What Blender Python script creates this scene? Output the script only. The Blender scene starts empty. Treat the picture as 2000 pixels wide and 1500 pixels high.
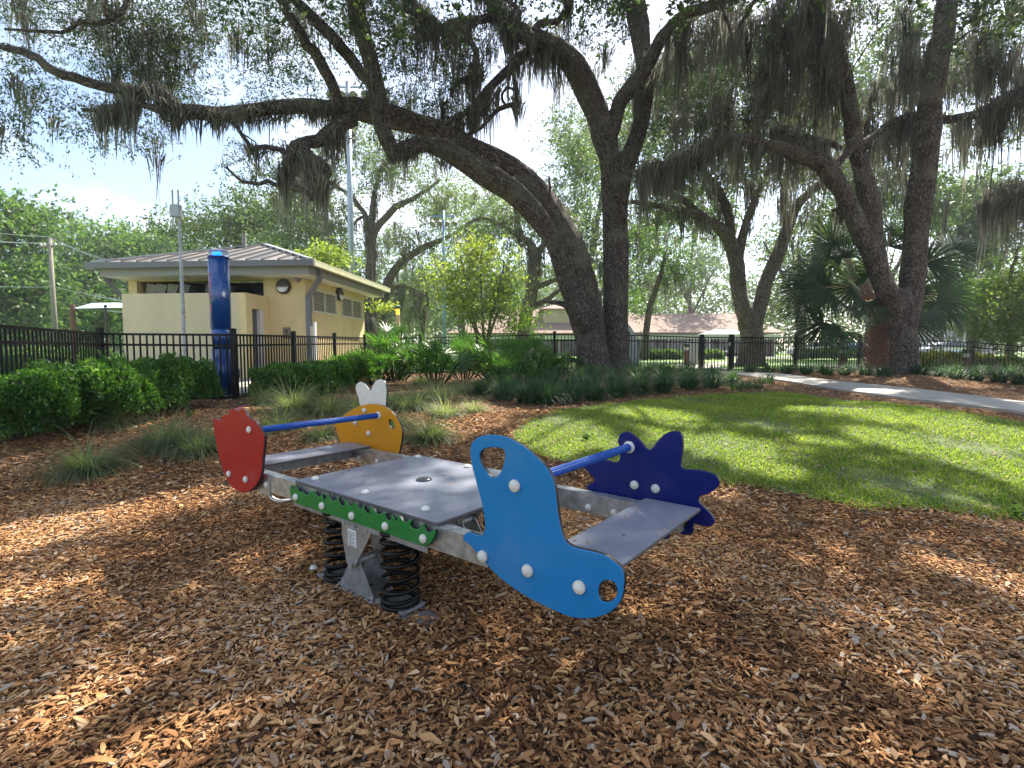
import bpy, math, random
import numpy as np
from mathutils import Vector, Matrix
from mathutils.geometry import tessellate_polygon
PI = math.pi; R = math.radians
random.seed(7); rng = np.random.default_rng(11)
sc = bpy.context.scene; col = sc.collection
# ---------------------------------------------------------------- camera
CH = 1.2; PITCH = math.atan(65/1000)
cd = bpy.data.cameras.new('camera'); cam = bpy.data.objects.new('camera', cd); col.objects.link(cam)
cam.location = (0, 0, CH); cam.rotation_euler = (PI/2-PITCH, 0, 0)
cd.sensor_width = 36; cd.lens = 18; cd.clip_start = 0.05; cd.clip_end = 2000
sc.camera = cam
# ---------------------------------------------------------------- light
SUN_AZ, SUN_EL = R(33), R(50)
SUN = np.array([math.sin(SUN_AZ)*math.cos(SUN_EL), math.cos(SUN_AZ)*math.cos(SUN_EL), math.sin(SUN_EL)])
w = bpy.data.worlds.new('World'); sc.world = w; w.use_nodes = True
nt = w.node_tree; N = nt.nodes; L = nt.links; N.clear()
wo = N.new('ShaderNodeOutputWorld'); bg = N.new('ShaderNodeBackground'); bg.inputs['Strength'].default_value = 0.092
sky = N.new('ShaderNodeTexSky'); sky.sky_type = 'NISHITA'; sky.sun_disc = False
sky.sun_elevation = SUN_EL; sky.sun_rotation = SUN_AZ; sky.air_density = 1.0; sky.dust_density = 1.2; sky.ozone_density = 1.0
tc = N.new('ShaderNodeTexCoord'); mp = N.new('ShaderNodeMapping'); mp.inputs['Scale'].default_value = (1.6, 1.6, 3.4)
mp.inputs['Location'].default_value = (0.35, 0.0, 0.2)
no = N.new('ShaderNodeTexNoise'); no.inputs['Scale'].default_value = 1.5; no.inputs['Detail'].default_value = 7; no.inputs['Roughness'].default_value = .55
cr = N.new('ShaderNodeValToRGB'); cr.color_ramp.elements[0].position = .44; cr.color_ramp.elements[1].position = .68
mx = N.new('ShaderNodeMix'); mx.data_type = 'RGBA'; mx.inputs[7].default_value = (5.6, 5.9, 6.5, 1)
L.new(tc.outputs['Generated'], mp.inputs['Vector']); L.new(mp.outputs[0], no.inputs['Vector']); L.new(no.outputs[0], cr.inputs[0])
L.new(cr.outputs[0], mx.inputs[0]); L.new(sky.outputs[0], mx.inputs[6]); L.new(mx.outputs[2], bg.inputs['Color']); L.new(bg.outputs[0], wo.inputs[0])
sd = bpy.data.lights.new('sun', 'SUN'); sd.energy = 5.0; sd.angle = R(0.6); sd.color = (1, .93, .82)
so = bpy.data.objects.new('sun', sd); col.objects.link(so)
so.rotation_euler = Vector(-SUN).to_track_quat('-Z', 'Y').to_euler(); so.location = (8, 12, 30)
vs = sc.view_settings; vs.view_transform = 'Standard'; vs.look = 'None'; vs.gamma = 1; vs.exposure = 1.68
cy = sc.cycles; cy.max_bounces = 6; cy.diffuse_bounces = 4; cy.glossy_bounces = 3; cy.transmission_bounces = 4; cy.transparent_max_bounces = 6
cy.sample_clamp_indirect = 6; cy.caustics_reflective = False; cy.caustics_refractive = False
# ---------------------------------------------------------------- helpers
def sm(a, b, t):
    t = np.clip((np.asarray(t, float)-a)/(b-a), 0, 1); return t*t*(3-2*t)
def G(x, y):
    x = np.asarray(x, float); y = np.asarray(y, float)
    g = .35*sm(2.9, 7.6, y) + .13*sm(8, 15, y) - .33*sm(13.5, 19, x)*sm(8, 15, y)*(1-sm(26, 40, y))
    g = g + .02*np.sin(x*1.3+.5)*np.sin(y*1.1)*sm(1, 3, y)*(1-sm(12, 20, y))
    return g
def ray(px, py):
    cx = (px-1000)/1000; c = (750-py)/1000
    return np.array([cx, math.cos(PITCH)+c*math.sin(PITCH), -math.sin(PITCH)+c*math.cos(PITCH)])
def P(px, py, Y):
    d = ray(px, py); return np.array([0, 0, CH])+d*(Y/d[1])
def gp(px, py, off=0.0):
    d = ray(px, py); t = .5
    for i in range(4000):
        p = np.array([0, 0, CH])+d*t
        if p[2] <= float(G(p[0], p[1]))+off: return p
        t += .01+.002*t
    return p
class MB:
    def __init__(s): s.v = []; s.f = []; s.n = 0; s.at = {}
    def add(s, v, f, mi=0, **at):
        v = np.asarray(v, float).reshape(-1, 3)
        if isinstance(f, list):
            by = {}
            for q in f: by.setdefault(len(q), []).append(q)
            for q in by.values(): s.f.append((np.array(q, int)+s.n, mi))
        else: s.f.append((np.asarray(f, int)+s.n, mi))
        s.v.append(v)
        for k, a in at.items(): s.at.setdefault(k, []).append((s.n, np.asarray(a, float)))
        s.n += len(v)
    def build(s, name, mats, parent=None, smooth=False):
        me = bpy.data.meshes.new(name); V = np.concatenate(s.v) if s.v else np.zeros((0, 3))
        nl = sum(a.size for a, _ in s.f); npoly = sum(len(a) for a, _ in s.f)
        me.vertices.add(len(V)); me.vertices.foreach_set('co', V.astype(np.float32).ravel())
        me.loops.add(nl); me.loops.foreach_set('vertex_index', np.concatenate([a.ravel() for a, _ in s.f]).astype(np.int32))
        tot = np.concatenate([np.full(len(a), a.shape[1]) for a, _ in s.f])
        st = np.concatenate([[0], np.cumsum(tot)[:-1]])
        me.polygons.add(npoly); me.polygons.foreach_set('loop_start', st.astype(np.int32))
        try: me.polygons.foreach_set('loop_total', tot.astype(np.int32))
        except Exception: pass
        me.polygons.foreach_set('material_index', np.concatenate([np.full(len(a), m) for a, m in s.f]).astype(np.int32))
        me.polygons.foreach_set('use_smooth', np.full(npoly, smooth))
        for k, lst in s.at.items():
            vec = lst[0][1].ndim == 2
            arr = np.zeros((len(V), 3) if vec else len(V))
            for o, a in lst: arr[o:o+len(a)] = a
            t = me.attributes.new(k, 'FLOAT_VECTOR' if vec else 'FLOAT', 'POINT')
            t.data.foreach_set('vector' if vec else 'value', arr.astype(np.float32).ravel())
        me.update(calc_edges=True); me.validate()
        for m in (mats if isinstance(mats, (list, tuple)) else [mats]): me.materials.append(m)
        o = bpy.data.objects.new(name, me); col.objects.link(o)
        if parent is not None: o.parent = parent
        return o
    # primitives
    def box(s, c, sz, rz=0, mi=0, T=None):
        h = np.array(sz)/2; v = np.array([[x, y, z] for x in (-1, 1) for y in (-1, 1) for z in (-1, 1)])*h
        if rz:
            a, b = math.cos(rz), math.sin(rz); v = np.c_[v[:, 0]*a-v[:, 1]*b, v[:, 0]*b+v[:, 1]*a, v[:, 2]]
        v = v+np.array(c)
        if T is not None: v = T(v)
        s.add(v, [[0, 1, 3, 2], [4, 6, 7, 5], [0, 4, 5, 1], [2, 3, 7, 6], [0, 2, 6, 4], [1, 5, 7, 3]], mi)
    def bar(s, a, b, wd, ht, mi=0):      # box between two points
        a = np.array(a, float); b = np.array(b, float); d = b-a; l = np.linalg.norm(d); d /= l
        up = np.array([0, 0, 1.]) if abs(d[2]) < .95 else np.array([0, 1., 0]); x = np.cross(d, up); x /= np.linalg.norm(x); u = np.cross(x, d)
        v = [p+x*i*wd/2+u*j*ht/2 for p in (a, b) for i, j in ((-1, -1), (1, -1), (1, 1), (-1, 1))]
        s.add(v, [[0, 1, 2, 3], [7, 6, 5, 4], [0, 4, 5, 1], [1, 5, 6, 2], [2, 6, 7, 3], [3, 7, 4, 0]], mi)
    def tube(s, pts, rad, n=8, mi=0, caps=True, rfun=None, bk=False):
        pts = np.asarray(pts, float); m = len(pts); rad = np.full(m, rad) if np.isscalar(rad) else np.asarray(rad, float)
        t = np.gradient(pts, axis=0); t /= np.linalg.norm(t, axis=1)[:, None]+1e-9
        nrm = np.cross(t[0], [0, 0, 1.]);
        if np.linalg.norm(nrm) < .1: nrm = np.cross(t[0], [0, 1., 0])
        nrm /= np.linalg.norm(nrm); V = []; B = []
        ang = np.linspace(0, 2*PI, n, endpoint=False); Ls = 0
        for i in range(m):
            nrm = nrm-t[i]*np.dot(nrm, t[i]); nrm /= np.linalg.norm(nrm); b = np.cross(t[i], nrm)
            if i: Ls += np.linalg.norm(pts[i]-pts[i-1])
            r = rad[i]*(rfun(ang, Ls) if rfun else np.ones(n))
            V.append(pts[i]+np.outer(np.cos(ang)*r, nrm)+np.outer(np.sin(ang)*r, b))
            B.append(np.c_[np.cos(ang)*rad[i], np.sin(ang)*rad[i], np.full(n, Ls)])
        V = np.concatenate(V); f = []
        i, j = np.meshgrid(np.arange(m-1), np.arange(n), indexing='ij'); i = i.ravel(); j = j.ravel(); k = (j+1) % n
        f = np.c_[i*n+j, i*n+k, (i+1)*n+k, (i+1)*n+j]
        kw = {'bk': np.concatenate(B)} if bk else {}
        s.add(V, f, mi, **kw)
        if caps:
            s.f.append((np.array([list(range(n))[::-1]])+s.n-len(V), mi)); s.f.append((np.array([list(range(n))])+s.n-n, mi))
    def lathe(s, prof, c, n=20, mi=0, axis=(0, 0, 1)):
        a = Vector(axis).to_track_quat('Z', 'Y').to_matrix(); m = len(prof); V = []
        for r, z in prof:
            for k in range(n):
                V.append(np.array(a @ Vector((r*math.cos(2*PI*k/n), r*math.sin(2*PI*k/n), z)))+np.array(c))
        f = [[i*n+k, i*n+(k+1) % n, (i+1)*n+(k+1) % n, (i+1)*n+k] for i in range(m-1) for k in range(n)]
        s.add(V, f, mi)
        s.f.append((np.array([list(range(n))[::-1]])+s.n-len(V), mi)); s.f.append((np.array([list(range(n))])+s.n-n, mi))
def tag(o, label=None, cat=None, group=None, kind=None):
    for k, v in (('label', label), ('category', cat), ('group', group), ('kind', kind)):
        if v: o[k] = v
    return o
def empty(name, loc, rz=0, label=None, cat=None, group=None, kind=None):
    o = bpy.data.objects.new(name, None); col.objects.link(o); o.location = loc; o.rotation_euler = (0, 0, rz)
    o.empty_display_size = .2
    return tag(o, label, cat, group, kind)
def setp(o, parent):   # parent a world-space mesh under an unrotated empty
    o.parent = parent; o.location = -Vector(parent.location); return o
def cm(pts, k=4, closed=False):
    pts = np.asarray(pts, float); n = len(pts); out = []
    rngi = range(n) if closed else range(n-1)
    for i in rngi:
        if closed: p0, p1, p2, p3 = pts[(i-1) % n], pts[i], pts[(i+1) % n], pts[(i+2) % n]
        else: p0, p1, p2, p3 = pts[max(i-1, 0)], pts[i], pts[i+1], pts[min(i+2, n-1)]
        for j in range(k):
            t = j/k; out.append(.5*((2*p1)+(p2-p0)*t+(2*p0-5*p1+4*p2-p3)*t*t+(3*p1-p0-3*p2+p3)*t**3))
    if not closed: out.append(pts[-1])
    return np.array(out)
# ---------------------------------------------------------------- materials
def mat(name, c=(.5, .5, .5), rough=.6, scuff=0, metal=0., spec=.5, var=None, vscale=5, bump=0, bscale=40, bdist=.01, coat=0, emit=None, estr=0, detail=4, stretch=(1, 1, 1), coord='Object', attr=None, ramp=None, trans=0, tcol=None):
    m = bpy.data.materials.new(name); m.use_nodes = True; nt = m.node_tree; N = nt.nodes; L = nt.links; b = N['Principled BSDF']
    b.inputs['Base Color'].default_value = (*c, 1); b.inputs['Roughness'].default_value = rough; b.inputs['Metallic'].default_value = metal
    b.inputs['Specular IOR Level'].default_value = spec
    if coat: b.inputs['Coat Weight'].default_value = coat; b.inputs['Coat Roughness'].default_value = .15
    if emit: b.inputs['Emission Color'].default_value = (*emit, 1); b.inputs['Emission Strength'].default_value = estr
    if coord == 'bk': vec = N.new('ShaderNodeAttribute'); vec.attribute_name = 'bk'; vo = vec.outputs['Vector']
    else: vec = N.new('ShaderNodeTexCoord'); vo = vec.outputs[coord]
    mpn = N.new('ShaderNodeMapping'); mpn.inputs['Scale'].default_value = stretch; L.new(vo, mpn.inputs['Vector']); vo = mpn.outputs[0]
    colo = None
    if ramp:
        cr = N.new('ShaderNodeValToRGB'); e = cr.color_ramp.elements
        while len(e) < len(ramp): e.new(.5)
        for k, (p_, c_) in enumerate(ramp): e[k].position = p_; e[k].color = (*c_, 1)
        if attr:
            at = N.new('ShaderNodeAttribute'); at.attribute_name = attr; L.new(at.outputs['Fac'], cr.inputs[0])
        else:
            nz = N.new('ShaderNodeTexNoise'); nz.inputs['Scale'].default_value = vscale; nz.inputs['Detail'].default_value = detail; L.new(vo, nz.inputs['Vector']); L.new(nz.outputs[0], cr.inputs[0])
        colo = cr.outputs[0]
    if var:
        nz = N.new('ShaderNodeTexNoise'); nz.inputs['Scale'].default_value = vscale; nz.inputs['Detail'].default_value = detail; nz.inputs['Roughness'].default_value = .6
        L.new(vo, nz.inputs['Vector']); mr = N.new('ShaderNodeMapRange'); mr.inputs[1].default_value = .3; mr.inputs[2].default_value = .7
        mr.inputs[3].default_value = 1-var; mr.inputs[4].default_value = 1+var; L.new(nz.outputs[0], mr.inputs[0])
        mu = N.new('ShaderNodeVectorMath'); mu.operation = 'SCALE'; L.new(mr.outputs[0], mu.inputs['Scale'])
        if colo: L.new(colo, mu.inputs[0])
        else: mu.inputs[0].default_value = c
        colo = mu.outputs[0]
    if scuff:     # worn, dusty marks with a shape of their own
        fac = None
        for sc1, st1, lo, hi in ((5, (1, 1, 1), .52, .75), (26, (.25, 1, 3.5), .6, .7), (70, (1, 1, 1), .66, .74)):
            m1 = N.new('ShaderNodeMapping'); m1.inputs['Scale'].default_value = st1; m1.inputs['Rotation'].default_value = (.3, .5, .2); L.new(vo, m1.inputs[0])
            n1 = N.new('ShaderNodeTexNoise'); n1.inputs['Scale'].default_value = sc1; n1.inputs['Detail'].default_value = 5; L.new(m1.outputs[0], n1.inputs[0])
            r1 = N.new('ShaderNodeMapRange'); r1.inputs[1].default_value = lo; r1.inputs[2].default_value = hi; r1.inputs[4].default_value = scuff; L.new(n1.outputs[0], r1.inputs[0])
            if fac is None: fac = r1.outputs[0]
            else:
                a1 = N.new('ShaderNodeMath'); a1.operation = 'MAXIMUM'; L.new(fac, a1.inputs[0]); L.new(r1.outputs[0], a1.inputs[1]); fac = a1.outputs[0]
        mxs = N.new('ShaderNodeMix'); mxs.data_type = 'RGBA'; L.new(fac, mxs.inputs[0]); mxs.inputs[7].default_value = (.32, .3, .27, 1)
        if colo: L.new(colo, mxs.inputs[6])
        else: mxs.inputs[6].default_value = (*c, 1)
        colo = mxs.outputs[2]
        ra = N.new('ShaderNodeMath'); ra.operation = 'MULTIPLY_ADD'; ra.inputs[1].default_value = 1.2; ra.inputs[2].default_value = rough; L.new(fac, ra.inputs[0]); L.new(ra.outputs[0], b.inputs['Roughness'])
    if colo: L.new(colo, b.inputs['Base Color'])
    if bump:
        nb = N.new('ShaderNodeTexNoise'); nb.inputs['Scale'].default_value = bscale; nb.inputs['Detail'].default_value = 6; nb.inputs['Roughness'].default_value = .65
        L.new(vo, nb.inputs['Vector']); bn = N.new('ShaderNodeBump'); bn.inputs['Strength'].default_value = bump; bn.inputs['Distance'].default_value = bdist
        L.new(nb.outputs[0], bn.inputs['Height']); L.new(bn.outputs[0], b.inputs['Normal'])
    if trans:
        out = N['Material Output']; tr = N.new('ShaderNodeBsdfTranslucent'); ms = N.new('ShaderNodeMixShader'); ms.inputs[0].default_value = trans
        if tcol is not None and colo:
            mm = N.new('ShaderNodeVectorMath'); mm.operation = 'MULTIPLY'; mm.inputs[1].default_value = tcol; L.new(colo, mm.inputs[0]); L.new(mm.outputs[0], tr.inputs[0])
        elif colo: L.new(colo, tr.inputs[0])
        else: tr.inputs[0].default_value = (*c, 1)
        L.new(b.outputs[0], ms.inputs[1]); L.new(tr.outputs[0], ms.inputs[2]); L.new(ms.outputs[0], out.inputs[0])
    return m
def leafmat(name, dark, mid, light, t=.45, rough=.5):
    return mat(name, rough=rough, spec=.35, attr='vr', ramp=[(0, dark), (.5, mid), (1, light)], trans=t, tcol=(1.9, 2.1, .9))
M = {}
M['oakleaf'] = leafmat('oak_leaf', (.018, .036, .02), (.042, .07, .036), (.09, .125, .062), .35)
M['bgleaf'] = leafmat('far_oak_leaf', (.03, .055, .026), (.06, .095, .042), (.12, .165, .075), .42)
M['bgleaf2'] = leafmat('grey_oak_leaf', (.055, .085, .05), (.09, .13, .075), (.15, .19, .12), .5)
M['maple'] = leafmat('maple_leaf', (.022, .055, .018), (.052, .11, .032), (.125, .205, .058), .36)
M['yelleaf'] = leafmat('yellow_green_leaf', (.07, .12, .03), (.14, .2, .045), (.3, .32, .07), .5)
M['hedge'] = leafmat('hedge_leaf', (.016, .045, .01), (.045, .115, .02), (.15, .26, .04), .33, .5)
M['palm'] = leafmat('palm_leaf', (.012, .03, .01), (.024, .055, .018), (.055, .1, .03), .25, .6)
M['palmetto'] = leafmat('palmetto_leaf', (.03, .08, .02), (.06, .14, .03), (.13, .22, .05), .35, .35)
M['lily'] = leafmat('liriope_leaf', (.018, .045, .02), (.042, .095, .038), (.09, .16, .06), .3, .55)
M['muhly'] = leafmat('muhly_blade', (.1, .13, .06), (.19, .22, .11), (.36, .36, .2), .4, .6)
M['moss'] = mat('spanish_moss', rough=.95, spec=.1, attr='vr', ramp=[(0, (.06, .055, .045)), (.5, (.18, .175, .14)), (1, (.33, .33, .26))], trans=.45)
M['grass'] = leafmat('lawn_blade', (.065, .115, .015), (.17, .24, .025), (.38, .4, .08), .4, .6)
M['fargrass'] = mat('far_grass', (.16, .28, .05), .95, var=.35, vscale=1.6, bump=.5, bscale=60, bdist=.03)
M['lawnbase'] = mat('lawn_soil', (.09, .12, .035), .95, var=.35, vscale=8, bump=.6, bscale=50, bdist=.02)
def barkmat(name, dark, light, sc_=9, moss=0.):
    m = bpy.data.materials.new(name); m.use_nodes = True; nt = m.node_tree; N = nt.nodes; L = nt.links; b = N['Principled BSDF']
    b.inputs['Roughness'].default_value = .95; b.inputs['Specular IOR Level'].default_value = .15
    at = N.new('ShaderNodeAttribute'); at.attribute_name = 'bk'; mp = N.new('ShaderNodeMapping'); mp.inputs['Scale'].default_value = (1, 1, .4); L.new(at.outputs['Vector'], mp.inputs[0])
    nz = N.new('ShaderNodeTexNoise'); nz.inputs['Scale'].default_value = sc_*1.1; nz.inputs['Detail'].default_value = 7; L.new(mp.outputs[0], nz.inputs[0])
    ad = N.new('ShaderNodeMix'); ad.data_type = 'VECTOR'; ad.inputs[0].default_value = .2; L.new(mp.outputs[0], ad.inputs[4]); L.new(nz.outputs['Color'], ad.inputs[5])
    vo = N.new('ShaderNodeTexVoronoi'); vo.feature = 'DISTANCE_TO_EDGE'; vo.inputs['Scale'].default_value = sc_*2.6; L.new(ad.outputs[1], vo.inputs[0])
    mr = N.new('ShaderNodeMapRange'); mr.inputs[1].default_value = 0; mr.inputs[2].default_value = .25; L.new(vo.outputs[0], mr.inputs[0])
    mu = N.new('ShaderNodeMath'); mu.operation = 'MULTIPLY'; L.new(mr.outputs[0], mu.inputs[0]); L.new(nz.outputs[0], mu.inputs[1])
    cr = N.new('ShaderNodeValToRGB'); cr.color_ramp.elements[0].position = .02; cr.color_ramp.elements[0].color = (*dark, 1); cr.color_ramp.elements[1].position = .6; cr.color_ramp.elements[1].color = (*light, 1)
    L.new(mu.outputs[0], cr.inputs[0])
    n2 = N.new('ShaderNodeTexNoise'); n2.inputs['Scale'].default_value = 1.3; n2.inputs['Detail'].default_value = 6; L.new(at.outputs['Vector'], n2.inputs[0])
    r2 = N.new('ShaderNodeValToRGB'); r2.color_ramp.elements[0].position = .5; r2.color_ramp.elements[1].position = .66; L.new(n2.outputs[0], r2.inputs[0])
    mm = N.new('ShaderNodeMix'); mm.data_type = 'RGBA'; mm.inputs[7].default_value = (.2, .2, .15, 1); L.new(cr.outputs[0], mm.inputs[6])
    m3 = N.new('ShaderNodeMath'); m3.operation = 'MULTIPLY'; m3.inputs[1].default_value = .35+moss; L.new(r2.outputs[0], m3.inputs[0]); L.new(m3.outputs[0], mm.inputs[0])
    L.new(mm.outputs[2], b.inputs['Base Color'])
    bn = N.new('ShaderNodeBump'); bn.inputs['Strength'].default_value = 1; bn.inputs['Distance'].default_value = .04; L.new(mu.outputs[0], bn.inputs['Height']); L.new(bn.outputs[0], b.inputs['Normal'])
    return m
M['bark'] = barkmat('oak_bark', (.028, .023, .02), (.22, .185, .16), moss=.2)
M['bark2'] = barkmat('far_oak_bark', (.07, .055, .045), (.24, .205, .17), 7)
M['chip'] = mat('wood_chip', rough=.9, spec=.15, attr='vr', ramp=[(0, (.05, .023, .012)), (.22, (.14, .064, .027)), (.5, (.31, .15, .06)), (.72, (.46, .26, .115)), (.88, (.56, .37, .2)), (1, (.38, .31, .24))])
M['litter'] = mat('dry_leaf', rough=.8, spec=.3, attr='vr', ramp=[(0, (.1, .05, .025)), (.4, (.2, .115, .06)), (.75, (.32, .21, .13)), (1, (.36, .3, .24))], trans=.15)
M['mulch'] = mat('mulch', rough=1, spec=.1, ramp=[(.3, (.07, .042, .028)), (.45, (.14, .08, .046)), (.58, (.22, .135, .08)), (.7, (.33, .21, .13))], vscale=55, detail=3, bump=1, bscale=60, bdist=.03)
M['concrete'] = mat('concrete', (.36, .335, .295), .9, var=.14, vscale=3, bump=.3, bscale=120, bdist=.004)
M['asphalt'] = mat('asphalt', (.12, .12, .12), .9, var=.15, vscale=3)
M['galv'] = mat('galvanised_steel', (.42, .44, .45), .42, metal=.75, var=.3, vscale=22, bump=.15, bscale=60, bdist=.002, detail=2)
M['galvd'] = mat('dull_galvanised', (.32, .33, .34), .5, metal=.6, var=.3, vscale=18)
M['hpl'] = mat('grey_board', (.19, .2, .245), .36, scuff=.17, spec=.45, var=.07, vscale=9, bump=.12, bscale=500, bdist=.001)
M['hpledge'] = mat('grey_board_edge', (.09, .085, .09), .5)
M['blackedge'] = mat('black_core', (.008, .008, .009), .4)
M['blue'] = mat('light_blue_paint', (.01, .18, .45), .38, scuff=.09, spec=.3, var=.05, vscale=3)
M['navy'] = mat('navy_paint', (.002, .008, .12), .42, scuff=.05, spec=.25, var=.05, vscale=3)
M['red'] = mat('red_paint', (.34, .004, .008), .42, scuff=.07, spec=.25, var=.06, vscale=3)
M['yellow'] = mat('yellow_paint', (.58, .25, .006), .42, scuff=.08, spec=.25, var=.06, vscale=3)
M['green'] = mat('green_paint', (.008, .17, .03), .38, scuff=.07, spec=.4, var=.06, vscale=4)
M['white'] = mat('white_plastic', (.66, .64, .58), .4, scuff=.2, var=.08, vscale=30)
M['bar'] = mat('blue_rubber', (.003, .06, .3), .5, spec=.25)
M['spring'] = mat('black_spring', (.002, .002, .002), .3, spec=.25)
M['black'] = mat('black_fence', (.004, .004, .005), .5, spec=.25)
M['stucco'] = mat('cream_stucco', (.62, .49, .26), .95, var=.09, vscale=1.6, detail=8, stretch=(1, 1, .45), bump=.35, bscale=150, bdist=.004)
M['stucco2'] = mat('pale_stucco', (.54, .46, .3), .95, var=.08, vscale=1.6, detail=8, stretch=(1, 1, .45), bump=.35, bscale=150, bdist=.004)
M['trim'] = mat('grey_trim', (.14, .14, .15), .5, var=.08, vscale=6)
M['fascia'] = mat('grey_fascia', (.25, .24, .225), .6, var=.06, vscale=3)
M['soffit'] = mat('soffit', (.62, .6, .55), .8)
M['gutter'] = mat('gutter_cream', (.5, .5, .34), .35, spec=.6, var=.1, vscale=4)
M['roof'] = mat('metal_roof', rough=.42, metal=.35, ramp=[(.3, (.08, .08, .085)), (.47, (.2, .2, .2)), (.58, (.36, .3, .25)), (.7, (.42, .4, .38))], vscale=1.4, detail=6, stretch=(3.2, .22, .22), bump=.1, bscale=9)
M['void'] = mat('interior_shade', (.012, .012, .012), .9)  # near-black colour painted in for the unlit inside
M['door'] = mat('door_grey', (.09, .09, .095), .5)
M['louver'] = mat('louver', (.55, .52, .42), .5)
M['bronze'] = mat('bronze', (.03, .022, .018), .4)
M['lens'] = mat('frosted_lens', (.6, .6, .6), .25, var=.1, vscale=30)
M['shingle'] = mat('brown_shingle', (.24, .165, .125), .95, var=.18, vscale=2.5, bump=.4, bscale=30, bdist=.02)
M['pblue'] = mat('emergency_blue', (.004, .055, .23), .22, spec=.6, coat=.3)
M['redtxt'] = mat('red_letters', (.45, .01, .02), .5)
M['glow'] = mat('blue_beacon', (.05, .2, 1), .3, emit=(.0, .1, 1), estr=2.2)
M['orange'] = mat('orange_lamp', (1, .3, .05), .3, emit=(1, .25, .02), estr=2)
M['pole'] = mat('galvanised_pole', (.36, .42, .46), .4, metal=.5, var=.12, vscale=3)
M['bluepole'] = mat('blue_grey_pole', (.2, .33, .5), .45, metal=.2, var=.1, vscale=3)
M['wood'] = mat('weathered_pole', (.2, .18, .155), .9, var=.2, vscale=12, stretch=(1, 1, .1))
M['redwood'] = mat('redbrown_post', (.11, .045, .03), .7)
M['sail'] = mat('canopy_cloth', (.55, .68, .75), .8)
M['wire'] = mat('wire', (.35, .37, .38), .6)
M['grey'] = mat('grey_plastic', (.35, .36, .38), .4)
M['signb'] = mat('sign_tan', (.2, .15, .11), .6)
M['ink'] = mat('black_ink', (.02, .02, .02), .6)
M['label'] = mat('label_white', (.7, .7, .7), .4)
M['flower'] = mat('yellow_flower', rough=.7, attr='vr', ramp=[(0, (.08, .15, .02)), (.6, (.22, .27, .035)), (1, (.6, .45, .04))], trans=.3)
M['pink'] = mat('pink_petal', (.6, .05, .25), .6)
M['palmtrunk'] = mat('palm_boot', (.2, .12, .08), .9, var=.4, vscale=14, bump=.5, bscale=30)
M['car1'] = mat('car_silver', (.45, .47, .5), .25, metal=.5); M['car2'] = mat('car_blue', (.05, .12, .35), .25, metal=.3); M['car3'] = mat('car_white', (.7, .7, .7), .3)
M['glass'] = mat('dark_glass', (.02, .025, .03), .08, spec=.8); M['tyre'] = mat('tyre', (.015, .015, .015), .8)
M['clear'] = mat('clear_dome', (.9, .92, .95), .05)
b_ = M['clear'].node_tree.nodes['Principled BSDF']; b_.inputs['Transmission Weight'].default_value = .85; b_.inputs['IOR'].default_value = 1.08
# ================================================================ setting
def gridmesh(xs, ys, zf, name, m, inside=None, kind='structure', off=0.):
    X, Y = np.meshgrid(xs, ys, indexing='ij'); Z = zf(X, Y)+off; nx, ny = X.shape
    V = np.c_[X.ravel(), Y.ravel(), Z.ravel()]; i, j = np.meshgrid(np.arange(nx-1), np.arange(ny-1), indexing='ij'); i = i.ravel(); j = j.ravel()
    F = np.c_[i*ny+j, (i+1)*ny+j, (i+1)*ny+j+1, i*ny+j+1]
    if inside is not None:
        c = V[F].mean(axis=1); k = inside(c[:, 0], c[:, 1]); F = F[k]
        u, inv = np.unique(F, return_inverse=True); V = V[u]; F = inv.reshape(-1, 4)
    mb = MB(); mb.add(V, F); o = mb.build(name, m, smooth=True); o['kind'] = kind; return o
def inpoly(poly):
    P_ = np.asarray(poly)[:, :2]
    def f(x, y):
        x = np.asarray(x); y = np.asarray(y); r = np.zeros(x.shape, bool); n = len(P_)
        for i in range(n):
            x1, y1 = P_[i]; x2, y2 = P_[(i+1) % n]
            if y1 == y2: continue
            c = ((y1 > y) != (y2 > y)) & (x < (x2-x1)*(y-y1)/(y2-y1)+x1); r ^= c
        return r
    return f
# fence line in plan (x, y, top z); the play area lies on the camera's side of it
def FT(px, py, Y): p = P(px, py, Y); return (p[0], p[1], p[2])
fA = [FT(-70, 628, 5.2), FT(195, 650, 8.8)]
fB = [FT(195, 650, 8.8), FT(455, 652, 8.8)]
fC = [FT(455, 652, 8.8), FT(573, 655, 11.2), FT(653, 657, 13.6), FT(712, 659, 16.0)]
fD = [FT(712, 659, 16.0), FT(820, 659, 16.1), FT(932, 656, 16.2), FT(1083, 652.5, 16.5), FT(1227, 653.5, 16.9), FT(1371, 658, 17.3)]
fE = [FT(1429, 658, 17.4), FT(1555, 659, 18.2), FT(1680, 658.5, 18.9), FT(1793, 663, 19.4), FT(1902, 668, 19.2), FT(2020, 677, 18.4), FT(2150, 688, 17.6)]
xs = np.unique(np.concatenate([np.linspace(-400, -30, 30), np.linspace(-30, 34, 130), np.linspace(34, 400, 30)]))
ys = np.unique(np.concatenate([np.linspace(-12, 0, 8), np.linspace(0, 26, 105), np.linspace(26, 60, 20), np.linspace(60, 600, 30)]))
gridmesh(xs, ys, G, 'ground', M['mulch'])
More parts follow.
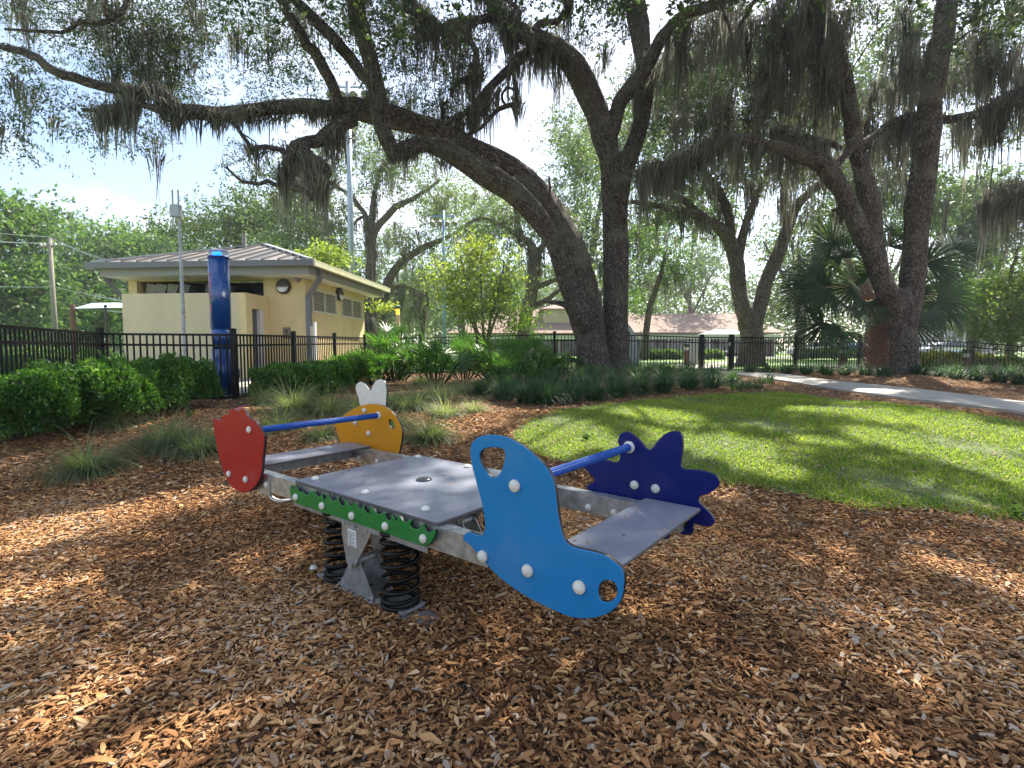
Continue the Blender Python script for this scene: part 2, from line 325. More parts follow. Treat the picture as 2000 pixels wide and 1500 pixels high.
# grass and paving beyond the fence
def beyond(x, y):
    x = np.asarray(x, float); y = np.asarray(y, float)
    fx = [-7.15, fB[1][0], fC[1][0], fC[3][0], fD[3][0], fD[5][0], fE[2][0], fE[4][0], fE[6][0], 40]
    fy = [8.8, 8.8, 15.9, 16.0, 16.5, 17.35, 18.9, 19.2, 17.6, 14]
    xa = np.interp(y, [-12, fA[0][1], 8.8], [fA[0][0]+6.5, fA[0][0], -7.08])
    return (y > np.interp(x, fx, fy)+.06) | (x < xa-.05)
xs2 = np.unique(np.concatenate([np.linspace(-400, -34, 30), np.linspace(-34, 40, 149), np.linspace(40, 400, 30)]))
ys2 = np.unique(np.concatenate([np.linspace(-10, 30, 150), np.linspace(30, 60, 20), np.linspace(60, 600, 30)]))
gridmesh(xs2, ys2, G, 'far_lawn', M['fargrass'], inside=beyond, off=.03)
def sheet(name, m, poly, off, st=.25):
    a = np.asarray(poly)[:, :2]; x0, y0 = a.min(0); x1, y1 = a.max(0)
    return gridmesh(np.arange(x0, x1+st, st), np.arange(y0, y1+st, st), G, name, m, inside=inpoly(poly), off=off)
sheet('building_apron', M['concrete'], [(-14, 8.95), (-4.95, 8.95), (-4.75, 16.2), (-3.9, 20), (-14, 20)], .05, .2)
sheet('far_pavement', M['concrete'], [(-60, 21.2), (-14.2, 16.2), (-14.2, 18.6), (-60, 26)], .045, .5)
sheet('far_sidewalk', M['concrete'], [(-2, 30), (60, 31.5), (60, 33.4), (-2, 31.8)], .045, .3)
sheet('gate_walk', M['concrete'], [(6.3, 17.7), (7.75, 17.7), (9.5, 24), (16, 30.6), (13.6, 30.6), (8, 25)], .05, .15)
sheet('parking_lot', M['asphalt'], [(14, 44), (90, 46), (90, 60), (14, 58)], .045, 1)
# play-area path
pc = np.array([(7.15, 17.5), (7.2, 15.5), (7.25, 13.5), (7.35, 11.5), (7.45, 9.8), (7.6, 8), (7.8, 6), (8.1, 3), (8.3, 0)])
pcs = cm(pc, 8); mb = MB(); rows = []
for i, p_ in enumerate(pcs):
    t = pcs[min(i+1, len(pcs)-1)]-pcs[max(i-1, 0)]; t /= np.linalg.norm(t); nn = np.array([-t[1], t[0]])*.72
    a, b = p_+nn, p_-nn
    for q in (a, b): rows.append([q[0], q[1], float(G(*q))+.04])
    for q in (a, b): rows.append([q[0], q[1], float(G(*q))-.1])
n = len(pcs); f = []
for i in range(n-1):
    a = i*4; b = a+4; f += [[a, a+1, b+1, b], [a, b, b+2, a+2], [a+1, a+3, b+3, b+1]]
mb.add(rows, f); path = mb.build('path', M['concrete']); path['kind'] = 'structure'
mb = MB()
for k in range(2, n-1, 7):
    t = pcs[k+1]-pcs[k-1]; t /= np.linalg.norm(t); nn = np.array([-t[1], t[0]])*.715; c = pcs[k]
    z = float(G(*c))+.0425; q = [c+nn+t*.006, c-nn+t*.006, c-nn-t*.006, c+nn-t*.006]; mb.add([[*a_, z] for a_ in q], [[0, 1, 2, 3]])
o = mb.build('path_joints', M['asphalt'], path)
# lawn
lawn_px = [(1003, 862), (1012, 838), (1045, 818), (1105, 803), (1175, 793), (1250, 785), (1330, 777), (1420, 771), (1490, 767), (1545, 768), (1600, 778), (1660, 785), (1720, 788), (1800, 798), (1880, 808), (2000, 825), (2160, 850), (2400, 960), (2300, 1020), (2100, 1030), (1980, 1012), (1900, 1005), (1800, 1000), (1700, 993), (1600, 978), (1500, 958), (1430, 946), (1330, 932), (1240, 925), (1150, 915), (1070, 895), (1020, 878)]
lawn_poly = np.array([gp(*q)[:2] for q in lawn_px]); inl = inpoly(lawn_poly)
a0, a1 = lawn_poly.min(0), lawn_poly.max(0)
gridmesh(np.arange(a0[0], a1[0], .09), np.arange(a0[1], a1[1], .09), G, 'lawn', M['lawnbase'], inside=inl, off=.012)
# ---------------------------------------------------------------- vectorised plant matter
def rnd(n, a=0, b=1): return rng.uniform(a, b, n)
def quads_at(mb, C, U, Vv, vr, mi=0):     # rhombus leaf: centre C, half-length vector U, half-width vector V
    n = len(C); v = np.stack([C-U, C+Vv-U*.05, C+U, C-Vv-U*.05], 1).reshape(-1, 3)
    mb.add(v, np.arange(n*4).reshape(n, 4), mi, vr=np.repeat(vr, 4))
def unit(v): return v/(np.linalg.norm(v, axis=1)[:, None]+1e-9)
def leaf_rand(mb, C, ln, wd, vr, droop=.3, mi=0):
    n = len(C); U = unit(rng.normal(size=(n, 3))-np.array([0, 0, droop])); W = unit(np.cross(U, rng.normal(size=(n, 3))))
    s = rnd(n, .6, 1.3)[:, None]; quads_at(mb, C, U*ln/2*s, W*wd/2*s, vr, mi)
def blades(mb, base, az, lean, ln, wd, vr, bend=1.2, seg=4, mi=0):
    n = len(base); d = np.c_[np.cos(az), np.sin(az)]; th = lean.copy(); p = base.copy(); side = np.c_[-np.sin(az), np.cos(az), np.zeros(n)]
    V = []; 
    for k in range(seg+1):
        wk = wd*(1-(k/seg)**1.6)*.5+.0003; V += [p-side*wk[:, None], p+side*wk[:, None]]
        st = ln/seg; p = p+np.c_[d*(np.sin(th)*st)[:, None], np.cos(th)*st]; th = th+bend/seg*(.5+lean)
    V = np.stack(V, 1); m = V.shape[1]; idx = np.arange(n)[:, None]*m
    F = np.concatenate([np.concatenate([idx+2*k, idx+2*k+1, idx+2*k+3, idx+2*k+2], 1) for k in range(seg)])
    mb.add(V.reshape(-1, 3), F, mi, vr=np.repeat(vr, m))
def strands(mb, A, ln, wd, vr, seg=5, sway=.12, mi=0, dr0=None):
    n = len(A); az = rnd(n, 0, PI); side = np.c_[np.cos(az), np.sin(az), np.zeros(n)]; p = A.copy(); V = []
    dr = rng.normal(size=(n, 2))*sway+(0 if dr0 is None else dr0)
    for k in range(seg+1):
        t = k/seg; wk = wd*(math.sin(PI*min(1, .25+t*.75))**.7 if t < 1 else .03)*.5
        V += [p-side*wk[:, None], p+side*wk[:, None]]
        stp = ln/seg; off = (dr*(1-t*.6)+rng.normal(size=(n, 2))*sway*.5)*stp[:, None]; p = p+np.c_[off, -stp*rnd(n, .9, 1.05)]
    V = np.stack(V, 1); m = V.shape[1]; idx = np.arange(n)[:, None]*m
    F = np.concatenate([np.concatenate([idx+2*k, idx+2*k+1, idx+2*k+3, idx+2*k+2], 1) for k in range(seg)])
    mb.add(V.reshape(-1, 3), F, mi, vr=np.repeat(vr, m))
# wood chips: one uncountable sheet of loose flakes
def chips(n, ylo, yhi, ln, name, keep=None, kind='stuff'):
    Y = np.sqrt(rng.uniform((ylo+1.4)**2, (yhi+1.4)**2, n))-1.4; X = rng.uniform(-1.12, 1.12, n)*(Y+1.5)
    k = ~inl(X+rng.normal(size=n)*.07, Y+rng.normal(size=n)*.07) & ~beyond(X, Y) & (np.abs(X-7.45) > .8)
    X, Y = X[k], Y[k]; n = len(X); Z = G(X, Y)+rnd(n, 0, .02)
    az = rnd(n, 0, 2*PI); ti = rng.normal(size=(n, 2))*.2
    U = np.c_[np.cos(az), np.sin(az), ti[:, 0]]; U = unit(U); W = unit(np.c_[-np.sin(az), np.cos(az), ti[:, 1]]); Nn = np.cross(U, W)
    s = np.exp(rng.normal(size=n)*.38)*ln; wd = s*rnd(n, .15, .42); th = rnd(n, .0015, .005)
    C = np.c_[X, Y, Z+.004]; leafy = rnd(n) < .38; vr = np.clip(rng.normal(.5, .24, n)+.12*np.sin(X*1.7+1)*np.sin(Y*2.3)+.08*np.sin(X*5+Y*3), 0, 1)
    a, b = C-Nn*th[:, None]/2, C+Nn*th[:, None]/2
    tp = np.where(leafy, .45, 1.)[:, None]; t2 = np.where(leafy, .35, rnd(n, .6, 1))[:, None]; sU = U*s[:, None]/2; sW = W*wd[:, None]/2; sk = rng.normal(size=(n, 1))*.25
    m0 = sU*(0.0+sk); bulge = np.where(leafy, 1.25, 1.0)[:, None]; lift = Nn*(s*rnd(n, -.05, .12))[:, None]
    ring = [-sU-sW*tp*.6, m0-sW*bulge+lift, sU-sW*t2*.6, sU+sW*t2*.6, m0+sW*bulge+lift, -sU+sW*tp*.6]
    V = np.stack([b+r for r in ring]+[a+r for r in ring], 1); idx = np.arange(n)[:, None]*12
    fs = [[0, 1, 4, 5], [1, 2, 3, 4], [0, 6, 7, 1], [1, 7, 8, 2], [2, 8, 9, 3], [3, 9, 10, 4], [4, 10, 11, 5], [5, 11, 6, 0]]
    F = np.concatenate([idx+np.array(q) for q in fs]); mb = MB(); mb.add(V.reshape(-1, 3), F, 0, vr=np.repeat(vr, 12))
    o = mb.build(name, M['chip']); tag(o, kind=kind); return o
chips(185000, .7, 3.8, .0245, 'wood_chips'); chips(125000, 3.8, 7.2, .032, 'wood_chips'); chips(50000, 7.2, 17.5, .05, 'wood_chips')
# fallen oak leaves, twigs and a few flakes on the deck
def litter(n, ylo, yhi, ln, name):
    Y = np.sqrt(rng.uniform(ylo**2, yhi**2, n)); X = rng.uniform(-1.1, 1.1, n)*Y; k = ~beyond(X, Y); X, Y = X[k], Y[k]; n = len(X); mb = MB()
    az = rnd(n, 0, 2*PI); U = unit(np.c_[np.cos(az), np.sin(az), rng.normal(size=n)*.25]); W = unit(np.c_[-np.sin(az), np.cos(az), rng.normal(size=n)*.4]); s = (ln*rnd(n, .6, 1.4))[:, None]; C = np.c_[X, Y, G(X, Y)+rnd(n, .018, .034)]; vr = np.clip(rng.normal(.72, .25, n), 0, 1)
    up = np.array([0, 0, 1]); v = np.stack([C-U*s*.5, C-U*s*.2+W*s*.17+up*s*.05, C+U*s*.2+W*s*.15+up*s*.06, C+U*s*.5, C+U*s*.2-W*s*.15+up*s*.04, C-U*s*.2-W*s*.17+up*s*.05], 1).reshape(-1, 3)
    i = np.arange(n)[:, None]*6; mb.add(v, np.concatenate([i+[0, 1, 2, 3], i+[0, 3, 4, 5]]), 0, vr=np.repeat(vr, 6)); return tag(mb.build(name, M['litter']), kind='stuff')
litter(1900, 1.2, 5, .042, 'fallen_leaves'); litter(5200, 5, 15, .052, 'fallen_leaves')
mb = MB()
for k in range(130):
    y = rng.uniform(1.4, 6.5); x = rng.uniform(-1, 1)*y; a = rng.uniform(0, PI); l = rng.uniform(.04, .16); z = float(G(x, y))+.024; d = np.array([math.cos(a), math.sin(a), rng.normal()*.08])*l/2; c = np.array([x, y, z])
    mb.tube([c-d, c+rng.normal(size=3)*.006, c+d], [.0016, .002, .0012], 5, 0, False, None, True)
tag(mb.build('twigs', M['bark']), kind='stuff')
# lawn turf
n = 170000; X = rnd(n, a0[0], a1[0]); Y = a0[1]+(a1[1]-a0[1])*rnd(n)**1.5
k = inl(X+.07*np.sin(Y*9)+rng.normal(size=n)*.05, Y+.06*np.sin(X*8)+rng.normal(size=n)*.05); X, Y = X[k], Y[k]; n = len(X)
patch = np.sin(X*2.1+1)*np.sin(Y*2.7)+np.sin(X*5.3+Y*3.1)*.5+rng.normal(size=n)*.5
k = patch > -.8; X, Y, patch = X[k], Y[k], patch[k]; n = len(X)
mb = MB(); blades(mb, np.c_[X, Y, G(X, Y)+.01], rnd(n, 0, 2*PI), rnd(n, .1, 1.1), rnd(n, .022, .055), rnd(n, .005, .01)*(1+Y*.05), np.clip(.5+.12*patch+rng.normal(size=n)*.18, 0, 1), seg=2)
tag(mb.build('lawn_grass', M['grass']), kind='stuff')
# ================================================================ the rocker
ux = np.array([0.78369346, -0.62114778, 0]); vx = np.array([0.62114778, 0.78369346, 0]); OO = np.array([-0.74818746, 2.39647639, 0])
rock = empty('spring_rocker', OO, math.atan2(ux[1], ux[0]), 'four seat spring rocker with light blue, navy, red and yellow side panels on black coils', 'spring rocker')
# local frame: x = along rails (u), y = across (v), z up
def part(mb, name, m, parent=rock, smooth=False): return mb.build(name, m, parent, smooth)
def offset(poly, d):
    p_ = np.asarray(poly); a = np.roll(p_, 1, 0); b = np.roll(p_, -1, 0); t = unit2(b-a); nrm = np.c_[t[:, 1], -t[:, 0]]
    area = .5*np.sum(p_[:, 0]*np.roll(p_[:, 1], -1)-np.roll(p_[:, 0], -1)*p_[:, 1]); s = 1 if area > 0 else -1
    return p_-nrm*d*s
def unit2(v): return v/(np.linalg.norm(v, axis=1)[:, None]+1e-9)
def panel(name, outline, holes, yf, yb, face, parent=rock, k=3):
    """flat board standing in the x-z plane from y=yf to y=yb, coloured faces, black core edge"""
    mb = MB(); loops = [cm(outline, k, True)]+[cm(h, k, True) for h in holes]; s = 1 if yb > yf else -1; ch = .003
    ins = [offset(l, ch if i == 0 else -ch) for i, l in enumerate(loops)]
    for y, sg in ((yf, 1), (yb, -1)):
        allp = np.concatenate(ins); tri = tessellate_polygon([[Vector((q[0], q[1], 0)) for q in l] for l in ins])
        mb.add(np.c_[allp[:, 0], np.full(len(allp), y), allp[:, 1]], [list(t) for t in tri], 0)
    for l, i_ in zip(loops, ins):
        n = len(l); rings = [(i_, yf, 0), (l, yf+s*.0022, 1), (l, yb-s*.0022, 0), (i_, yb, None)]
        V = np.concatenate([np.c_[r[:, 0], np.full(n, y), r[:, 1]] for r, y, _ in rings]); 
        for q in range(3):
            F = [[q*n+j, q*n+(j+1) % n, (q+1)*n+(j+1) % n, (q+1)*n+j] for j in range(n)]
            if q == 0: mb.add(V, F, 0); base = mb.n-len(V)
            else: mb.f.append((np.array(F)+base, 1 if q == 1 else 0))
    return part(mb, name, [face, M['blackedge']], parent)
def bolt(parent, x, y, z, ax, r=.019):
    mb = MB(); mb.lathe([(r*1.02, 0), (r*1.05, r*.25), (r, r*.55), (r*.9, r*.62), (r*.88, r*.6), (r*.75, r*.8), (r*.45, r*.95), (.0008, r*1.0)], (x, y, z), 20, 0, ax)
    return part(mb, 'bolt_cap', M['white'], parent, True)
BLUE = [(0.792,0.824),(0.796,0.851),(0.818,0.877),(0.853,0.893),(0.907,0.902),(0.959,0.901),(1.004,0.89),(1.047,0.873),(1.089,0.849),(1.124,0.825),(1.146,0.802),(1.161,0.776),(1.169,0.744),(1.176,0.698),(1.184,0.652),(1.195,0.612),(1.209,0.587),(1.236,0.577),(1.273,0.577),(1.318,0.579),(1.353,0.577),(1.382,0.566),(1.406,0.551),(1.415,0.527),(1.414,0.491),(1.407,0.458),(1.389,0.426),(1.36,0.397),(1.321,0.372),(1.28,0.355),(1.233,0.344),(1.178,0.344),(1.096,0.35),(1.01,0.366),(0.939,0.387),(0.878,0.418),(0.829,0.449),(0.793,0.472),(0.764,0.482),(0.753,0.493),(0.764,0.512),(0.786,0.524),(0.812,0.523),(0.84,0.523),(0.856,0.536),(0.864,0.559),(0.86,0.595),(0.853,0.631),(0.841,0.666),(0.824,0.711),(0.806,0.762),(0.796,0.798)]
BLUE_H1 = [(0.838,0.814),(0.849,0.839),(0.88,0.853),(0.92,0.859),(0.95,0.856),(0.958,0.84),(0.953,0.809),(0.94,0.776),(0.923,0.756),(0.907,0.748),(0.886,0.753),(0.862,0.773),(0.845,0.791)]
BLUE_H2 = [(1.33,0.457),(1.332,0.476),(1.344,0.494),(1.361,0.503),(1.381,0.502),(1.392,0.489),(1.393,0.47),(1.384,0.451),(1.365,0.435),(1.345,0.432),(1.333,0.44)]
BLUE_B = [(1.006,0.737),(0.857,0.451),(1.062,0.453),(1.265,0.455)]
RED = [(-1.47,0.756),(-1.446,0.766),(-1.4,0.767),(-1.355,0.762),(-1.331,0.784),(-1.3,0.801),(-1.234,0.811),(-1.23,0.827),(-1.203,0.841),(-1.147,0.847),(-1.106,0.837),(-1.071,0.851),(-1.044,0.859),(-1.018,0.855),(-1.0,0.832),(-0.986,0.818),(-0.95,0.809),(-0.92,0.796),(-0.888,0.802),(-0.865,0.783),(-0.841,0.768),(-0.824,0.749),(-0.789,0.732),(-0.788,0.698),(-0.802,0.638),(-0.818,0.577),(-0.827,0.529),(-0.848,0.484),(-0.888,0.436),(-0.941,0.4),(-0.995,0.369),(-1.062,0.35),(-1.13,0.346),(-1.199,0.353),(-1.262,0.375),(-1.324,0.424),(-1.377,0.502),(-1.417,0.576),(-1.441,0.653),(-1.459,0.711)]
RED_B = [(-0.955,0.742),(-1.245,0.438),(-1.02,0.439)]
YEL = [(-1.541,0.626),(-1.447,0.687),(-1.363,0.726),(-1.295,0.757),(-1.203,0.787),(-1.102,0.806),(-1.004,0.809),(-0.921,0.8),(-0.841,0.772),(-0.785,0.729),(-0.747,0.689),(-0.729,0.64),(-0.735,0.575),(-0.753,0.515),(-0.774,0.469),(-0.826,0.425),(-0.931,0.392),(-1.064,0.378),(-1.19,0.384),(-1.32,0.415),(-1.414,0.448),(-1.469,0.478),(-1.509,0.531),(-1.536,0.586)]
YEL_H = [(-0.872,0.678),(-0.868,0.708),(-0.853,0.714),(-0.825,0.704),(-0.806,0.684),(-0.807,0.658),(-0.821,0.645),(-0.846,0.65),(-0.863,0.663)]
YEL_B = [(-1.151,0.755),(-1.266,0.653),(-1.102,0.587),(-1.024,0.727)]
WING = [(-1.232,0.783),(-1.256,0.838),(-1.281,0.884),(-1.293,0.915),(-1.279,0.943),(-1.239,0.962),(-1.194,0.958),(-1.151,0.929),(-1.12,0.907),(-1.095,0.912),(-1.075,0.947),(-1.038,0.979),(-0.989,0.992),(-0.948,0.982),(-0.925,0.953),(-0.918,0.902),(-0.924,0.85),(-0.938,0.782),(-1.008,0.754),(-1.131,0.745)]
NAVY = [(0.923,0.751),(0.933,0.785),(0.96,0.802),(0.99,0.8),(1.024,0.78),(1.054,0.752),(1.073,0.733),(1.091,0.729),(1.108,0.744),(1.132,0.781),(1.166,0.815),(1.2,0.829),(1.23,0.828),(1.244,0.807),(1.247,0.767),(1.243,0.72),(1.24,0.68),(1.251,0.662),(1.277,0.661),(1.316,0.665),(1.36,0.663),(1.397,0.651),(1.412,0.628),(1.405,0.601),(1.375,0.57),(1.338,0.552),(1.324,0.538),(1.329,0.516),(1.351,0.498),(1.38,0.474),(1.395,0.451),(1.388,0.427),(1.36,0.414),(1.328,0.414),(1.309,0.416),(1.302,0.405),(1.304,0.379),(1.284,0.359),(1.244,0.355),(1.21,0.371),(1.193,0.357),(1.194,0.327),(1.163,0.309),(1.105,0.32),(1.061,0.36),(1.023,0.409),(0.977,0.436),(0.899,0.443),(0.817,0.45),(0.758,0.477),(0.75,0.495),(0.775,0.514),(0.792,0.528),(0.787,0.55),(0.757,0.572),(0.727,0.594),(0.74,0.618),(0.79,0.636),(0.84,0.648),(0.872,0.647),(0.904,0.643),(0.927,0.651),(0.937,0.678),(0.934,0.717)]
NAVY_B = [(1.017,0.548),(1.124,0.548),(0.98,0.727)]
GREEN = [(-0.535,0.415),(-0.55,0.44),(-0.552,0.468),(-0.54,0.478),(-0.525,0.468),(-0.508,0.462),(-0.504,0.485),(-0.49,0.492),(-0.475,0.475),(-0.455,0.462),(-0.43,0.46),(-0.413,0.467),(-0.4,0.457),(-0.372,0.454),(-0.348,0.476),(-0.303,0.486),(-0.29,0.473),(-0.268,0.465),(-0.255,0.47),(-0.246,0.481),(-0.228,0.479),(-0.225,0.466),(-0.212,0.458),(-0.189,0.491),(-0.173,0.487),(-0.157,0.473),(-0.136,0.468),(-0.107,0.482),(-0.084,0.496),(-0.087,0.481),(-0.079,0.466),(-0.06,0.458),(-0.044,0.466),(-0.043,0.492),(-0.023,0.488),(-0.008,0.475),(0.018,0.473),(0.038,0.497),(0.053,0.489),(0.067,0.474),(0.089,0.476),(0.108,0.49),(0.119,0.492),(0.116,0.476),(0.129,0.463),(0.147,0.46),(0.154,0.471),(0.151,0.496),(0.169,0.495),(0.19,0.484),(0.21,0.472),(0.234,0.478),(0.261,0.492),(0.275,0.49),(0.268,0.478),(0.277,0.465),(0.294,0.46),(0.304,0.469),(0.304,0.486),(0.32,0.485),(0.333,0.47),(0.342,0.466),(0.349,0.474),(0.346,0.496),(0.365,0.492),(0.384,0.479),(0.402,0.475),(0.421,0.487),(0.445,0.494),(0.439,0.482),(0.433,0.471),(0.445,0.461),(0.469,0.46),(0.49,0.469),(0.51,0.49),(0.522,0.494),(0.522,0.482),(0.53,0.468),(0.55,0.464),(0.573,0.479),(0.587,0.483),(0.584,0.464),(0.572,0.442),(0.549,0.417),(0.526,0.401),(0.497,0.398),(0.246,0.398),(-0.046,0.395),(-0.389,0.39),(-0.49,0.391),(-0.52,0.4)]
GREEN_B = [(-0.48,0.426),(-0.229,0.427),(0.023,0.428),(0.272,0.432),(0.518,0.433)]
W_ = .86
# rails (u from -1.33 to 1.33)
for y0 in (0, W_-.055):
    mb = MB(); mb.box((-.03, y0+.0275, .435), (2.6, .055, .1)); rl = part(mb, 'rail', M['galv'])
for y0, yy in ((-.006, 0), (W_, 0)):
    for s in (-1, 1):   # deeper splice plate under the deck
        pass
for y0 in (-.004, W_+.004):
    mb = MB(); mb.box((-.02, y0, .405), (1.06, .008, .085)); part(mb, 'side_channel', M['galvd'])
for x_, h_ in ((0, .08), (-1.2, .05), (1.2, .05)):
    mb = MB(); mb.box((x_, W_/2, .435), (.05, W_-.111, h_)); part(mb, 'cross_member', M['galvd'])
def board(name, x0, x1, y0, y1, z0, z1, m, r=.018):
    pts = []
    for cx, cy_, a in ((x1-r, y1-r, 0), (x0+r, y1-r, PI/2), (x0+r, y0+r, PI), (x1-r, y0+r, 1.5*PI)):
        for k in range(5): pts.append((cx+r*math.cos(a+k*PI/8), cy_+r*math.sin(a+k*PI/8)))
    pts = np.array(pts); n = len(pts); i1 = offset(pts, .003); mb = MB()
    rings = [(i1, z1), (pts, z1-.003), (pts, z0+.003), (i1, z0)]
    V = np.concatenate([np.c_[r_, np.full(n, z)] for r_, z in rings])
    mb.add(V, [[q*n+j, (q+1)*n+j, (q+1)*n+(j+1) % n, q*n+(j+1) % n] for q in range(3) for j in range(n)], 1)
    mb.f.append((np.array([list(range(n))]), 0)); mb.f.append((np.array([list(range(3*n, 4*n))[::-1]]), 0))
    return part(mb, name, [m, M['hpledge']])
deck = board('deck', -.545, .573, -.006, W_+.004, .486, .502, M['hpl'])
mb = MB(); mb.lathe([(.043, 0), (.043, .004), (.04, .008), (.03, .013), (.001, .016)], (.006, .43, .502), 28); part(mb, 'centre_cap', mat('cap_glass', (.03, .032, .035), .12, spec=.8), deck, True)
for x, y in ((-.465, .07), (-.025, .075), (.408, .08), (-.465, .80), (-.02, .80), (.408, .80)): bolt(deck, x, y, .502, (0, 0, 1))
s1 = board('seat', 1.083, 1.345, .002, W_+.002, .486, .501, M['hpl'], .012)
s2 = board('seat', -1.33, -1.05, .002, W_+.002, .486, .501, M['hpl'], .012)
# a few flakes of bark left on the deck and seats
def flakes(parent, n, x0, x1, y0, y1, z, ln=.02):
    mb = MB(); C = np.c_[rnd(n, x0, x1), rnd(n, y0, y1), np.full(n, z)]; az = rnd(n, 0, 2*PI); U = np.c_[np.cos(az), np.sin(az), np.zeros(n)]*(ln*rnd(n, .3, 1.1))[:, None]; W = np.c_[-np.sin(az), np.cos(az), np.zeros(n)]*(ln*rnd(n, .12, .4))[:, None]
    v = np.stack([C-U-W, C+U-W*.6, C+U+W, C-U*.8+W], 1); v2 = v+[0, 0, .002]; v = np.concatenate([v, v2], 1).reshape(-1, 3); i = np.arange(n)[:, None]*8
    mb.add(v, np.concatenate([i+q for q in ([4, 5, 6, 7], [0, 1, 5, 4], [1, 2, 6, 5], [2, 3, 7, 6], [3, 0, 4, 7])]), 0, vr=np.repeat(rnd(n, .3, 1), 8)); return tag(mb.build('bark_flakes', M['chip'], parent), kind='stuff')
flakes(deck, 16, -.5, .54, .03, .83, .5025, .012); flakes(s1, 7, 1.1, 1.33, .05, .8, .5015, .01)
# side panels
pb = panel('side_panel', BLUE, [BLUE_H1, BLUE_H2], -.045, -.026, M['blue']); pb['label'] = 'light blue boot shaped side panel with two holes'
for x, z in BLUE_B: bolt(pb, x, -.045, z, (0, -1, 0), .021)
pr = panel('side_panel', RED, [], -.045, -.026, M['red']); pr['label'] = 'red side panel with a scalloped top'
for x, z in RED_B: bolt(pr, x, -.045, z, (0, -1, 0))
py_ = panel('side_panel', YEL, [YEL_H], .885, .904, M['yellow']); py_['label'] = 'yellow rounded side panel with an eye hole'
for x, z in YEL_B[:3]: bolt(py_, x, .885, z, (0, -1, 0))
wg = panel('wing', WING, [], .905, .921, M['white'], py_)
pn = panel('side_panel', NAVY, [], .885, .904, M['navy']); pn['label'] = 'navy blue flower shaped side panel'
for x, z in NAVY_B[:2]: bolt(pn, x, .885, z, (0, -1, 0), .0205)
gr = panel('grass_panel', GREEN, [], -.03, -.014, M['green'], k=2)
for x, z in GREEN_B: bolt(gr, x, -.03, z, (0, -1, 0), .018)
bolt(rock, -.86, 0, .425, (0, -1, 0), .018)
for x in (-1.12, -.9, .808, .95): bolt(rock, x, W_-.055, .415, (0, -1, 0), .018)
for x0, x1 in ((-1.28, -.95), (.86, 1.28)):
    for yy in (-.013, W_+.0125):
        mb = MB(); mb.box(((x0+x1)/2, yy, .43), (x1-x0, .023, .06)); part(mb, 'spacer_block', M['blackedge'])
mb = MB(); mb.box((-.93, -.0035, .42), (.22, .007, .116)); part(mb, 'foot_bar_bracket', M['galv'])
# hand bars with ribs
def hbar(x, z, y0, y1):
    mb = MB(); mb.tube([(x, y, z) for y in np.linspace(y0, y1, 6)], .0185, 28, rfun=lambda a, l: 1+.05*np.cos(a*14)); o = part(mb, 'hand_bar', M['bar'])
    for y, d in ((y1, -1), (y0, 1)):
        mb = MB(); mb.lathe([(.029, 0), (.03, .004), (.027, .008), (.019, .01), (.0175, .022), (.001, .022)], (x, y, z), 24, 0, (0, d, 0)); part(mb, 'flange', M['white'], o, True)
hbar(-.985, .73, -.026, .885); hbar(.985, .73, -.026, .885)
# foot bars: bent tube slung under the rails
for xx, s in ((-.875, 1), (.885, -1)):
    pts = cm([(xx, .02, .385), (xx, .022, .345), (xx+.03*s, .05, .318), (xx+.05*s, .12, .31), (xx+.05*s, .43, .31), (xx+.05*s, W_-.12, .31), (xx+.03*s, W_-.05, .318), (xx, W_-.022, .345), (xx, W_-.02, .385)], 5)
    mb = MB(); mb.tube(pts, .0155, 12); part(mb, 'foot_bar', mat('steel_tube', (.5, .46, .42), .3, metal=.9), smooth=True)
